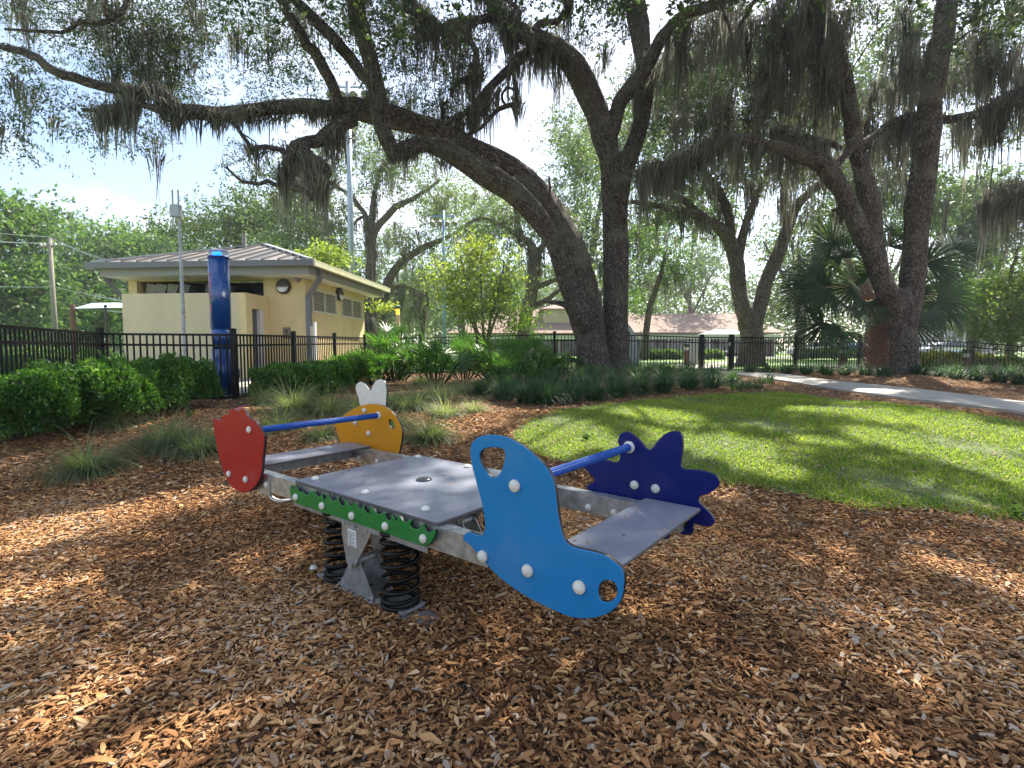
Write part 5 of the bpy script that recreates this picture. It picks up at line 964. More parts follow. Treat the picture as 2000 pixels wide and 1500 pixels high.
C.limb([(1622, 335, 15, 18), (1648, 300, 15.2, 15), (1690, 276, 15.6, 14), (1740, 240, 16, 13), (1790, 224, 16.2, 13), (1850, 234, 16.2, 15), (1905, 228, 16, 16), (1945, 205, 15.8, 17), (2000, 174, 15.6, 18), (2090, 140, 15.4, 14)], 9, .04)
C.limb([(1640, 290, 15.2, 12), (1600, 270, 15, 10), (1560, 262, 14.8, 9), (1520, 250, 14.6, 6)], 7, .03)
C.limb([(1700, 430, 15.7, 14), (1660, 405, 15.9, 10), (1625, 412, 16, 6)], 7, .02)
C.limb([(1640, 130, 15.2, 14), (1610, 110, 15, 12), (1580, 80, 14.8, 9), (1540, 60, 14.6, 6)], 7, .03)
C.limb([(2060, 345, 14.6, 16), (2000, 365, 14.6, 13), (1960, 385, 14.6, 9), (1925, 392, 14.6, 5)], 8, .04)
C.limb([(2090, 140, 15.4, 16), (2110, 240, 15, 18), (2060, 345, 14.6, 16)], 8, .04)
roots(C, C.base[0], 15.6, .38, 6, .2)
for px, py, Y, rx, ry, rz, K, spk, ms, hang in [(1560, 60, 15, 70, 70, 1.4, 11, 20, 55, .4), (1720, 40, 15, 90, 50, 1.5, 12, 18, 14, .4), (1745, 150, 15.4, 70, 70, 1.3, 13, 22, 40, .5), (1560, 180, 14.8, 70, 70, 1.3, 12, 20, 40, .5), (1440, 215, 14.2, 80, 50, 1.2, 12, 20, 26, .5), (1935, 60, 15, 80, 60, 1.4, 12, 20, 30, .4), (1930, 150, 15.6, 90, 40, 1.2, 13, 24, 50, .4), (1650, 230, 15.5, 60, 50, 1.2, 8, 16, 20, .5),
        (1760, 200, 15.8, 70, 40, 1.1, 9, 18, 26, .5), (1350, 250, 14, 60, 40, 1, 7, 14, 14, .5), (1975, 370, 14.6, 45, 20, .7, 6, 16, 30, .4), (1470, 150, 14.3, 90, 50, 1.3, 11, 18, 30, .5), (1740, 270, 16, 60, 40, 1, 7, 14, 14, .5), (1900, 250, 16, 60, 20, .8, 5, 12, 14, .5), (1500, 330, 15, 60, 30, .9, 6, 12, 8, .5)]:
    blobpx(C, px, py, Y+1.3, rx, ry, rz, K, int(spk*.82), hang=hang, moss=ms, mlen=1.05, lpk=12)
for c, r_, K in [((9.5, 9, 8.6), (3, 3, 1), 26), ((13, 12, 10), (3.4, 3, 1.1), 22), ((9, 16, 12.5), (3.5, 3, 1.2), 18)]:
    C.blob(c, r_, K, 22, lpk=9, ln=.13, wd=.065, cut=True, br=False, csp=.55)
    for k in range(5): C.branch(np.array(c)+rng.uniform(-1, 1, 3)*np.array(r_)*.8)
for i, cnt, ln, lo, hi in ((3, 70, .8, .5, 1), (4, 10, .6, 0, 1), (5, 100, 1.05, .2, 1), (6, 46, 1.2, 0, 1), (7, 10, .5, 0, 1), (8, 60, 1.3, 0, 1), (9, 60, .8, 0, 1), (2, 26, .7, .6, 1), (2, 70, 1.5, .8, 1)): C.limbmoss(i, cnt, ln, lo, hi)
for i, c in ((3, 1400), (5, 800), (1, 500), (2, 500)): C.fuzz(i, c, .2, 1)
for t in (A, B, C): t.done()
# ---- D: mid-distance oak beyond the gate
def oak(label, limbs, blobs, leaf='bgleaf', bark='bark2', ln=.16, wd=.075, mlen=1.2, lmoss=(), rootr=.0, lpk=9, mw=.05, name='live_oak', group='moss draped live oaks', per=12):
    f = limbs[0][0]; t = Tree(name, gbase(f[0], 700, f[2]), label, M[bark], M[leaf], group=group); t.far = True
    for l in limbs: t.limb(l, 9, .05, .5)
    for px, py, Y, rx, ry, rz, K, spk, ms, br_ in blobs: blobpx(t, px, py, Y, rx, ry, rz, int(K*1.25), int(spk*1.35), ln=ln, wd=wd, moss=ms, mlen=mlen, lpk=lpk, twig=.8, bright=br_, hang=.3, mw=mw)
    for i, cnt, l_ in lmoss: t.limbmoss(i, cnt, l_, .15, 1, mw, per)
    if rootr: roots(t, t.base[0], t.base[1], rootr, 6)
    t.done(); return t
oak('forked live oak on the far lawn just beyond the gate', [
    [(1466, 722, 23, 62), (1467, 690, 23, 46), (1468, 655, 23, 44), (1466, 630, 23, 42), (1466, 600, 23, 14)],
    [(1462, 640, 23, 30), (1448, 580, 23, 29), (1440, 520, 23, 29), (1425, 470, 23, 26), (1395, 440, 22.8, 20), (1345, 415, 22.5, 15), (1290, 402, 22.2, 12), (1232, 394, 22, 8)],
    [(1474, 640, 23, 26), (1484, 590, 23, 27), (1498, 540, 23, 26), (1518, 490, 23, 24), (1540, 435, 23, 21), (1562, 395, 23, 17), (1598, 365, 23, 13), (1625, 335, 23, 9)],
    [(1442, 520, 23, 20), (1450, 470, 23, 17), (1462, 420, 23, 14), (1480, 375, 23, 11), (1500, 335, 23, 8)],
    [(1428, 480, 23, 20), (1424, 430, 23, 18), (1404, 375, 23, 15), (1375, 332, 23, 12), (1350, 300, 23, 8)],
    [(1395, 440, 22.8, 14), (1360, 405, 22.8, 12), (1320, 378, 22.8, 11), (1295, 345, 22.8, 8), (1280, 310, 22.8, 5)],
    [(1536, 440, 23, 13), (1530, 395, 23, 12), (1534, 350, 23, 10), (1545, 310, 23, 7)]],
    [(1340, 330, 23, 80, 50, 2.4, 16, 15, 30, .1), (1450, 300, 23.5, 90, 60, 2.5, 20, 16, 34, .1), (1560, 320, 23.5, 80, 50, 2.5, 14, 15, 20, .1), (1300, 200, 23, 80, 70, 2.4, 18, 16, 20, .1), (1400, 150, 24, 90, 80, 2.5, 20, 16, 24, .1), (1290, 400, 22.5, 40, 30, 1.3, 5, 11, 4, .15), (1580, 420, 23.5, 50, 30, 1.5, 6, 11, 4, .15), (1520, 200, 24, 90, 70, 2.5, 16, 15, 16, .1)], lmoss=((1, 40, .8), (4, 26, 1), (5, 26, 1), (3, 14, .8), (6, 14, 1)), rootr=.55)
oak('grey barked oak draped in moss just right of the floodlight pole', [
    [(728, 715, 30, 34), (728, 640, 30, 26), (727, 560, 30, 20), (729, 505, 30, 18), (736, 450, 30, 15), (772, 408, 30, 12), (820, 384, 30, 8), (860, 350, 30, 5)],
    [(730, 505, 30, 13), (722, 440, 30, 11), (702, 395, 30, 9), (672, 370, 30, 7), (640, 352, 30, 5)],
    [(724, 440, 30, 11), (728, 385, 30, 9), (745, 335, 30, 7), (770, 295, 30, 5)], [(690, 440, 30, 5), (712, 425, 30, 7), (726, 450, 30, 9)]],
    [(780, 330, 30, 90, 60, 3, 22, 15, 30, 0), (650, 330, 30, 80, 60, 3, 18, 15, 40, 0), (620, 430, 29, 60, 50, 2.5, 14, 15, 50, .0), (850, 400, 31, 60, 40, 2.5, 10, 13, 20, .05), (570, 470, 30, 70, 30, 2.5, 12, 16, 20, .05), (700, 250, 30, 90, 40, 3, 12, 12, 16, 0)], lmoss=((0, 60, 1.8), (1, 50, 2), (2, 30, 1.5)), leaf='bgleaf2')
oak('oak with a low sweeping limb behind the beige lamp post', [
    [(745, 700, 33, 26), (744, 620, 33, 20), (758, 560, 33, 17), (790, 510, 33, 15), (835, 480, 33, 12), (880, 462, 33, 8), (920, 430, 33, 5)],
    [(752, 570, 33, 10), (790, 560, 33, 8), (830, 580, 33, 5)], [(825, 690, 34, 9), (826, 640, 34, 8), (835, 590, 34, 7), (830, 540, 34, 5)]],
    [(800, 470, 33, 60, 35, 2.5, 14, 14, 46, 0), (830, 560, 34, 50, 50, 2.5, 12, 14, 50, -.1), (770, 600, 34, 50, 40, 2.5, 10, 14, 40, -.12), (890, 420, 34, 60, 40, 3, 12, 14, 18, .05)], lmoss=((0, 50, 1.6), (1, 26, 1.6)), leaf='bgleaf2')
oak('dark barked oak behind the yellow green tree with crooked limbs', [
    [(1022, 715, 27, 34), (1024, 650, 27, 27), (1032, 600, 27, 24), (1042, 555, 27, 24), (1046, 510, 27, 22), (1040, 480, 27, 17), (1015, 460, 27, 12), (985, 440, 27, 9), (945, 425, 27, 7), (910, 440, 27, 5)],
    [(1044, 515, 27, 15), (1062, 480, 27, 12), (1080, 440, 27, 9), (1075, 400, 27, 7)], [(1044, 560, 27, 12), (1078, 548, 27, 10), (1110, 540, 27, 6)], [(1036, 600, 27, 12), (1070, 590, 27, 10), (1100, 560, 27, 7)], [(1018, 462, 27, 10), (1012, 420, 27, 8), (995, 385, 27, 6)]],
    [(990, 430, 28, 70, 50, 2.5, 16, 16, 26, .05), (1090, 420, 28, 60, 50, 2.5, 13, 16, 8, .05), (930, 470, 28, 50, 40, 2.3, 10, 14, 22, 0), (1080, 500, 28, 50, 50, 2, 10, 14, 14, .0), (1110, 330, 28, 60, 50, 2.4, 15, 17, 2, .1), (1130, 260, 28, 50, 40, 2.2, 11, 16, 2, .1)], lmoss=((0, 36, 1.2), (1, 14, 1)), leaf='bgleaf2')
oak('slender leaning tree with yellow green leaves in front of the brown roof', [
    [(1261, 705, 30, 14), (1262, 650, 30, 13), (1270, 600, 30, 12), (1284, 560, 30, 11), (1292, 535, 30, 9), (1300, 490, 30, 6)]],
    [(1275, 470, 30, 50, 40, 2.2, 12, 14, 12, .25), (1240, 590, 30, 24, 40, 1.4, 6, 14, 0, .5), (1310, 530, 30, 34, 28, 1.6, 7, 13, 14, .1)], leaf='maple', name='young_tree', group=None)
for lb, lx, bl, lf in [
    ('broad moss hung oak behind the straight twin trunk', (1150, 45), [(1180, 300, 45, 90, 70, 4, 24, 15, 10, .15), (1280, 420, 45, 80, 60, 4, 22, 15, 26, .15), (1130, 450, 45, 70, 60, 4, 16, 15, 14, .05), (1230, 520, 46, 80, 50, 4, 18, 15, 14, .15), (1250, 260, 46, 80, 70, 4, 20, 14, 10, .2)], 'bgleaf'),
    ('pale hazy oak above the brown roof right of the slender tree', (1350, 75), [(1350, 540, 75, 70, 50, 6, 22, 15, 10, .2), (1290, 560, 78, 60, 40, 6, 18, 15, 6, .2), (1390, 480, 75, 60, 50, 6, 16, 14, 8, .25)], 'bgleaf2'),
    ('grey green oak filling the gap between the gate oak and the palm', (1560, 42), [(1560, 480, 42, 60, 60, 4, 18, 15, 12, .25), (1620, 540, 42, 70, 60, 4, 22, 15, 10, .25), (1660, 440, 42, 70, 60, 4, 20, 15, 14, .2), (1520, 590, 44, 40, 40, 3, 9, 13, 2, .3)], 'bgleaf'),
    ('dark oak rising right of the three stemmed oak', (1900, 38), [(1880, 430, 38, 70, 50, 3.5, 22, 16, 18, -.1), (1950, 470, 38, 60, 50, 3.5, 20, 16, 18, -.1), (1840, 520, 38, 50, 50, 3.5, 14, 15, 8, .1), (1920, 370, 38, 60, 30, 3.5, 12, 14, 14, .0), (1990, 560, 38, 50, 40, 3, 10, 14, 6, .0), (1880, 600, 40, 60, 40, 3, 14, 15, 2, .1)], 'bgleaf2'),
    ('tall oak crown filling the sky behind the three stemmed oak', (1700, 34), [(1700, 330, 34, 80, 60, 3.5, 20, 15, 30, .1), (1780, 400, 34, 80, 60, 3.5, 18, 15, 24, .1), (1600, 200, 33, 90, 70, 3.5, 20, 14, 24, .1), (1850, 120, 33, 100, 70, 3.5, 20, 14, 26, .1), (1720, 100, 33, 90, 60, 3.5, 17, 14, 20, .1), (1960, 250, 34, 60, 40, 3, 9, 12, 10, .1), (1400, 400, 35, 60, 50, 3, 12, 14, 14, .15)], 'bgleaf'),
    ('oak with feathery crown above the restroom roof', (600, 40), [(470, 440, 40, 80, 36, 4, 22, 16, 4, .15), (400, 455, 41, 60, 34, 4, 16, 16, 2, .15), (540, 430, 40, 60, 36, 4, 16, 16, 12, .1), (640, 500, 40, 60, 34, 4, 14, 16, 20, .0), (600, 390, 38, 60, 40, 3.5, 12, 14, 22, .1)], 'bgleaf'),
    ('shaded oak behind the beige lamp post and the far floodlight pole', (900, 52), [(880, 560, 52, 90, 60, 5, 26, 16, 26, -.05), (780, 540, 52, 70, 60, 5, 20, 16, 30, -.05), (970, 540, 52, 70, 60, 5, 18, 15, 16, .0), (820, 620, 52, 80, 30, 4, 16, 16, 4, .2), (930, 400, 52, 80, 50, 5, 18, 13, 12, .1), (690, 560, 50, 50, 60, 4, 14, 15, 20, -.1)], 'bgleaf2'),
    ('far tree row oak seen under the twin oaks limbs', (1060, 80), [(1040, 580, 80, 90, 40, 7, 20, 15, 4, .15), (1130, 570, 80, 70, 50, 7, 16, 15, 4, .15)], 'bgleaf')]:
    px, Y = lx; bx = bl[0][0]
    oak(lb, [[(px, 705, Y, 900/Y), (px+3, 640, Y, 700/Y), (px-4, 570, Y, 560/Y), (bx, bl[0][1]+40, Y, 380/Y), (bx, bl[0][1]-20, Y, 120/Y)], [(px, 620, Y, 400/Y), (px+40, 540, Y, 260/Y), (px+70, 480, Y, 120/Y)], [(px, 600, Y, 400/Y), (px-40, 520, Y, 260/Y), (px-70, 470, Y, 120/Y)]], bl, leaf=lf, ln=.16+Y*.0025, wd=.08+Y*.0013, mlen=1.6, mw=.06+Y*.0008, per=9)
# far-left broadleaf trees
for k, (lb, px, Y, bl) in enumerate([
    ('tall bright green broadleaf tree at the far left edge', 30, 34, [(30, 440, 34, 55, 60, 3, 24, 18, 0, .25), (10, 540, 33, 60, 60, 3, 22, 18, 0, .15), (60, 570, 34, 60, 60, 3, 20, 18, 0, .1), (20, 630, 33, 70, 40, 3, 16, 18, 0, .1), (-60, 470, 33, 50, 100, 3, 20, 16, 0, .2)]),
    ('moss hung broadleaf tree behind the utility pole', 110, 44, [(110, 450, 46, 50, 45, 3.5, 16, 17, 16, .15), (120, 530, 45, 50, 60, 3.5, 18, 17, 14, .0), (90, 600, 44, 60, 40, 3, 14, 17, 6, .0)]),
    ('rounded bright green tree right of the utility pole', 210, 44, [(205, 480, 44, 50, 36, 3, 18, 18, 0, .3), (180, 550, 43, 50, 50, 3, 18, 18, 0, .05), (220, 570, 43, 40, 50, 3, 14, 17, 0, .15), (170, 620, 42, 60, 40, 3, 16, 17, 0, .0)]),
    ('small peaked green tree left of the radio mast', 270, 50, [(255, 480, 50, 40, 36, 3, 16, 18, 0, .3), (300, 485, 50, 40, 30, 3, 14, 18, 0, .25), (225, 462, 50, 16, 22, 1.5, 6, 15, 0, .35)]),
    ('dark green tree just left of the restroom eave', 330, 48, [(330, 480, 48, 40, 30, 3, 12, 17, 0, .1), (215, 620, 40, 40, 50, 3, 12, 17, 0, -.1), (300, 540, 46, 70, 60, 3, 14, 16, 0, .0)])]):
    t = Tree('broadleaf_tree', gbase(px, 700, Y), lb, M['bark2'], M['maple'], group='broadleaf trees beyond the left fence')
    t.limb([(px, 705, Y, 560/Y), (px+2, 620, Y, 460/Y), (px-3, 540, Y, 340/Y), (bl[0][0], bl[0][1]-10, Y, 90/Y)], 8, .04, .6)
    for q in bl: blobpx(t, *q[:8], ln=.3, wd=.19, moss=q[8], mlen=1.3, lpk=8, twig=.9, bright=q[9], mw=.09)
    t.done()
# crape-myrtle-like yellow green tree, and the one at the right edge
t = Tree('small_tree', gbase(950, 700, 21), 'small yellow green tree with several thin stems beyond the fence', M['bark2'], M['yelleaf'])
for e in ((900, 500), (940, 480), (985, 510), (1005, 570), (870, 560)): t.limb([(945+rng.uniform(-8, 8), 706, 21, 7), (945+(e[0]-945)*.25, 640, 21, 6), (945+(e[0]-945)*.6, 590, 21, 5), (e[0], e[1], 21, 3)], 6, .02)
for q in [(945, 500, 21, 45, 28, 1.2, 11, 16, 0, .35), (900, 560, 20.5, 45, 36, 1.2, 11, 15, 0, .1), (980, 570, 21, 45, 45, 1.2, 12, 15, 0, .0), (940, 600, 20.5, 50, 30, 1.2, 11, 16, 0, .05), (865, 530, 21, 30, 36, 1, 6, 14, 0, .25), (1010, 620, 21, 30, 26, 1, 7, 16, 0, -.1), (950, 540, 21, 50, 36, 1.3, 9, 15, 0, .25)]: blobpx(t, *q[:8], ln=.12, wd=.07, lpk=9, twig=.5, bright=q[9])
t.done()
t = Tree('small_tree', gbase(1975, 700, 21.5), 'bright yellow green young tree at the right edge behind the fence', M['bark2'], M['yelleaf'])
t.limb([(1970, 712, 21.5, 11), (1972, 640, 21.5, 9), (1977, 580, 21.5, 8), (1985, 520, 21.5, 6), (1990, 480, 21.5, 3)], 7, .03)
for q in [(1985, 540, 21.5, 50, 40, 1.4, 16, 22, 0, .0), (1930, 610, 21, 50, 40, 1.4, 18, 22, 0, -.05), (2000, 620, 21, 50, 50, 1.4, 17, 20, 0, .0), (1945, 560, 21.5, 34, 30, 1.2, 8, 18, 0, .05), (1960, 655, 21, 60, 20, 1.2, 10, 18, 0, -.1), (2050, 560, 22, 50, 70, 1.5, 16, 18, 0, 0)]: blobpx(t, *q[:8], ln=.13, wd=.075, lpk=9, twig=.5, bright=q[9]-.2)
t.done()
t = Tree('small_tree', gbase(640, 560, 21), 'sunlit yellow green sapling showing above the restroom roof edge', M['bark2'], M['yelleaf'])
t.limb([(645, 700, 21, 6), (645, 600, 21, 5), (640, 520, 21, 4), (632, 500, 21, 3)], 6, .02)
for q in [(640, 500, 21, 40, 12, .9, 10, 16, 0, .2), (610, 512, 21, 26, 10, .8, 5, 12, 0, .1), (740, 598, 20, 18, 8, .5, 3, 10, 0, .3)]: blobpx(t, *q[:8], ln=.12, wd=.07, lpk=9, twig=.4, bright=q[9])
t.done()

# distant wood closing the horizon: one mass
mb = MB(); n = 90000; X = rnd(n, -130, 190); Yt = 98+rng.normal(size=n)*4; hh = 14+2.5*np.sin(X*.13)+2*np.sin(X*.31+1)+1.4*np.sin(X*.8+2); Z = .5+hh*rnd(n)**.8*(1+.08*rng.normal(size=n)); C = np.c_[X, Yt, Z]
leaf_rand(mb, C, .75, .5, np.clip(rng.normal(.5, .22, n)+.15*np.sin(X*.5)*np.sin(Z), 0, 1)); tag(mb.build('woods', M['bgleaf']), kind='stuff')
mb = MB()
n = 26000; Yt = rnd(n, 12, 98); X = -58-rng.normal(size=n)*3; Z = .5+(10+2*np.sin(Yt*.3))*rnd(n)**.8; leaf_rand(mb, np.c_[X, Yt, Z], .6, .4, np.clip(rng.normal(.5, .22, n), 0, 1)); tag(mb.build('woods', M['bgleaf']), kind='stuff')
# ================================================================ sabal palm
def fan(mb, base, d, up, Rr, nb=22, spread=R(250), droop=.5, wd=.045, vr0=.4, seg=4):
    """palmate leaf: blades radiating from base around direction d in the plane (d, side)"""
    d = np.array(d)/np.linalg.norm(d); side = np.cross(d, up); side /= np.linalg.norm(side)+1e-9; nrm = np.cross(side, d)
    V, F, A = [], [], []
    for k in range(nb):
        a = -spread/2+spread*k/(nb-1)+rng.normal()*.03; dr = d*math.cos(a)+side*math.sin(a); l = Rr*(1-.28*abs(a)/(spread/2))*rng.uniform(.85, 1.05)
        p_ = np.array(base, float); w2 = np.cross(nrm, dr); v = np.clip(vr0+rng.normal()*.14, 0, 1); b0 = len(V); cur = dr+nrm*.18*(1 if k % 2 else -1)*.3; g = 0
        for s in range(seg+1):
            t = s/seg; w_ = wd*Rr*(1.1*math.sin(PI*min(.98, .12+t*.86)))
            V += [p_-w2*w_*.5, p_+w2*w_*.5+nrm*w_*.25]; A += [v, v]
            g = droop*max(0, t-.35)**1.3*1.6; dd = cur-np.array([0, 0, g]); dd /= np.linalg.norm(dd); p_ = p_+dd*l/seg
        for s in range(seg): i = b0+2*s; F.append([i, i+1, i+3, i+2])
    mb.add(V, F, 0, vr=np.array(A))
def petiole(mb, a, b, r=.018, sag=.15, mi=1):
    a = np.array(a); b = np.array(b); m = (a+b)/2+[0, 0, sag*np.linalg.norm(b-a)]; c = cm(np.array([a, m, b]), 5); mb.tube(c, np.linspace(r*1.4, r*.7, len(c)), 5, mi); return b-c[-2]
px0 = P(1714, 705, 16.6); sx, sy = px0[0], 16.6; sg0 = float(G(sx, sy)); top = P(1722, 600, 16.6)
sp = empty('sabal_palm', (sx, sy, sg0), 0, 'sabal palm with wide dark fan leaves and a booted trunk behind the three stemmed oak', 'palm')
mb = MB(); hh = top[2]-sg0; n = 16
mb.tube([(0, 0, -.1), (0, 0, hh*.25), (.02, 0, hh*.6), (.06, 0, hh)], [.3, .3, .24, .18], 14)
for k in range(95):     # boots
    z = hh*(.03+.97*k/95); a = k*2.4; r = .3-.11*(z/hh); c = np.array([r*math.cos(a), r*math.sin(a), z]); o_ = np.array([math.cos(a), math.sin(a), 0]); s_ = np.array([-math.sin(a), math.cos(a), 0]); l = rng.uniform(.12, .2)
    v = [c-s_*.08-o_*.03, c+s_*.08-o_*.03, c+s_*.025+o_*.1+[0, 0, l], c-s_*.025+o_*.1+[0, 0, l], c-s_*.08+o_*.02-[0, 0, .02], c+s_*.08+o_*.02-[0, 0, .02], c+s_*.02+o_*.13+[0, 0, l-.02], c-s_*.02+o_*.13+[0, 0, l-.02]]
    mb.add(v, [[0, 1, 2, 3], [7, 6, 5, 4], [0, 4, 5, 1], [1, 5, 6, 2], [2, 6, 7, 3], [3, 7, 4, 0]])
mb.build('trunk', M['palmtrunk'], sp)
fans = [(1590, 520, 15.8, 100, -.9, .1), (1640, 495, 16.5, 70, -.4, .6), (1560, 600, 15.6, 75, -1, -.4), (1600, 640, 15.5, 85, -.7, -.7), (1660, 560, 15.6, 80, -.8, .2), (1665, 455, 17, 60, -.8, .3), (1735, 470, 17.4, 70, .1, 1), (1760, 455, 17.6, 55, .4, .8), (1820, 505, 16.9, 95, .9, .7), (1850, 580, 16.6, 95, 1, -.1), (1835, 600, 16.2, 90, .4, -.6), (1790, 640, 16.0, 80, .5, -.6), (1610, 575, 15.4, 80, -.8, -.2), (1700, 520, 15.8, 70, -.3, .7), (1655, 610, 15.4, 75, -.3, -.6), (1580, 545, 16.8, 90, -1, .2), (1850, 530, 17.2, 85, .9, .2), (1560, 560, 16.2, 70, -1, .1), (1690, 600, 15.6, 70, -.2, -.8), (1800, 560, 17.4, 80, .6, .4), (1640, 540, 15.3, 75, -.6, .1)]
fans += [(1620, 470, 16.8, 80, -.6, .8), (1870, 480, 17, 80, .8, .5), (1600, 560, 15.2, 80, -.8, .1), (1880, 610, 16.6, 80, .9, -.5), (1640, 660, 15.2, 70, -.4, -.9), (1740, 440, 17.2, 70, .2, 1), (1820, 620, 15.9, 70, .3, -.7)]
for px, py, Y, rp, dx, dz in fans:
    b = P(px, py, Y); pd = b-np.array([sx+.06, sy, top[2]]); rr = rp*Y/1000; q = np.array([sx, sy, sg0]); hub = b-unit(np.array([[dx, .0, dz]]))[0]*rr*.15
    mb = MB(); petiole(mb, np.array([sx+.06, sy, top[2]-.05])-q, hub-q, .02, .1)
    dv = np.array([dx, rng.normal()*.3+.4*(Y-16.4), dz]); fan(mb, hub-q, dv, np.array([0, -1, .35])+rng.normal(size=3)*.25, rr*.95, 42, R(240), 1.0, .036, rng.uniform(.2, .5))
    mb.build('frond', [M['palm'], M['palmtrunk']], sp)
# ================================================================ saw palmettos
def palmetto(px, py, Y, wpx, hpx, nf, label, br=0.):
    c = P(px, py, Y); g = float(G(c[0], Y)); o = empty('saw_palmetto', (c[0], Y, g), 0, label, 'palmetto', 'saw palmettos in front of the long fence'); w = wpx/1000*Y; h = hpx/1000*Y; mb = MB()
    for k in range(nf):
        a = rng.uniform(0, 2*PI); rr = rng.uniform(.05, 1)**.6; hub = np.array([math.cos(a)*w*.5*rr, math.sin(a)*w*.32*rr, h*rng.uniform(.3, .98)*(1.1-.5*rr)]); st = np.array([hub[0]*.35, hub[1]*.35, .02])
        petiole(mb, st, hub, .009, .04); dv = np.array([math.cos(a)*rr, math.sin(a)*rr, rng.uniform(.25, 1.2)]); fan(mb, hub, dv, np.array([0, 0, 1])+rng.normal(size=3)*.5+np.array([-math.cos(a), -math.sin(a), 0])*.4, rng.uniform(.32, .52), 15, R(200), .12, .06, rng.uniform(.25, .65)+br, 2)
    tag(mb.build('fronds', [M['palmetto'], M['palm']], o))
for a_ in [(775, 722, 12.6, 130, 125, 50, 'tall saw palmetto with upright silvery fans left of the lamp post', .05), (735, 738, 11.6, 110, 85, 34, 'shaded saw palmetto at the left end of the palmetto bank', -.1), (850, 742, 11.8, 130, 95, 44, 'dark saw palmetto in the middle of the palmetto bank', -.1), (905, 725, 13.2, 130, 85, 40, 'saw palmetto below the slim blue grey pole', .0), (965, 728, 12.8, 120, 85, 40, 'brighter saw palmetto under the yellow green tree', .15), (1035, 726, 13, 130, 80, 44, 'sunlit saw palmetto left of the twin oak trunks', .25), (1000, 742, 12, 90, 50, 24, 'low saw palmetto at the front of the bank', .0), (1080, 738, 13.4, 70, 40, 16, 'small saw palmetto beside the leaning trunk base', -.2), (700, 738, 12.6, 60, 44, 14, 'small saw palmetto against the receding fence', .1)]: palmetto(*a_)
# ================================================================ hedge shrubs
def shrub(px, pyb, Y, wpx, hpx, dep, n, label, br=0., leaf='hedge', ln=.05, wd=.024, grp='rounded green hedge shrubs', name='hedge_shrub', lump=.09):
    c = P(px, pyb, Y); g = float(G(c[0], Y)); w = wpx/2000*Y*.86; h = hpx/1000*Y*.9; mb = MB(); s = 1
    th = rnd(n, 0, 2*PI); ph = np.arccos(rnd(n, -.25, 1)); ra = 1-np.abs(rng.normal(size=n))*.16
    ph0 = rng.uniform(0, 6, 6); D = np.c_[np.sin(ph)*np.cos(th), np.sin(ph)*np.sin(th), np.cos(ph)]
    lm = 1+lump*(np.sin(D[:, 0]*5+ph0[0])*np.cos(D[:, 1]*6+ph0[1])+.7*np.sin(D[:, 2]*7+D[:, 0]*8+ph0[2])+.6*np.sin(D[:, 1]*13+ph0[3]+D[:, 0]*11)+.6*np.sin(D[:, 0]*23+ph0[4]+D[:, 2]*9)*np.sin(D[:, 1]*19+ph0[5]))
    sq = (np.abs(D)**3.2).sum(1)**(-1/3.2); r = ra*lm*np.minimum(sq, 1.25); C = D*r[:, None]*np.array([w, dep, h*.62])+np.array([0, 0, h*.36]); k = C[:, 2] > -.02; C, D = C[k], D[k]; ra = ra[k]; n = len(C)
    U = unit(rng.normal(size=(n, 3))*.8+D*.9+[0, 0, .5]); W = unit(np.cross(U, rng.normal(size=(n, 3)))); s_ = rnd(n, .6, 1.35)[:, None]
    quads_at(mb, C+U*ln*.3, U*ln/2*s_, W*wd/2*s_, np.clip(.36+br+.16*np.sin(C[:, 0]*9+ph0[4])*np.sin(C[:, 1]*9+C[:, 2]*7)+rng.normal(size=n)*.2, 0, 1))
    for q in range(70):      # upright shoots
        i = rng.integers(0, n); 
        if D[i, 2] < .2: continue
        m = 12; t = np.linspace(0, 1, m); p_ = C[i]+np.outer(t*rng.uniform(.06, .16), unit(np.array([[rng.normal()*.4, rng.normal()*.4, 1]]))[0])
        Uu = unit(rng.normal(size=(m, 3))+[0, 0, .6]); quads_at(mb, p_+Uu*ln*.4, Uu*ln/2, unit(np.cross(Uu, rng.normal(size=(m, 3))))*wd/2, np.clip(.75+rng.normal(size=m)*.15, 0, 1))
    o = empty(name, (c[0], Y, g), 0, label, 'shrub', grp); mb.build('foliage', M[leaf], o)
    mb = MB()
    for q in range(22):
        a = rng.uniform(0, 2*PI); e = np.array([math.cos(a)*w*.75, math.sin(a)*dep*.75, h*rng.uniform(.4, .85)]); mb.tube(cm(np.array([[math.cos(a)*.06, math.sin(a)*.06, -.03], e*[.4, .4, .5]+rng.normal(size=3)*.03, e]), 4), np.linspace(.014, .005, 9), 5, 0, False, None, True)
    mb.build('stems', M['bark'], o)
for a_ in [(45, 840, 5.7, 290, 140, .75, 26000, 'large hedge shrub cut off by the left edge of the picture', .0), (205, 826, 6.5, 260, 130, .75, 26000, 'wide hedge shrub with a sunlit top, second from the left edge', .05), (335, 806, 7.4, 150, 110, .7, 18000, 'hedge shrub ending beside the blue call tower base', .05), (-30, 800, 7.4, 260, 110, .7, 9000, 'hedge shrub behind the large one at the left edge', .1), (130, 790, 7.9, 220, 92, .6, 12000, 'sunny topped hedge shrub close to the short fence run', .15),
           (572, 778, 8.9, 160, 76, .55, 19000, 'bright topped hedge shrub right of the fence corner post', .1), (630, 765, 10.2, 120, 66, .6, 11000, 'small hedge shrub between the corner shrub and the palmettos', .12), (690, 756, 11.6, 110, 66, .6, 11000, 'sunlit hedge shrub against the receding fence', .25)]: shrub(*a_)
shrub(1105, 740, 14.4, 90, 42, .5, 4000, 'dark low shrub beside the base of the leaning oak', -.35)
shrub(1850, 722, 22.6, 190, 48, .8, 9000, 'yellow flowering bush glowing behind the right fence', .15, 'flower', .1, .07, None, 'flowering_bush')
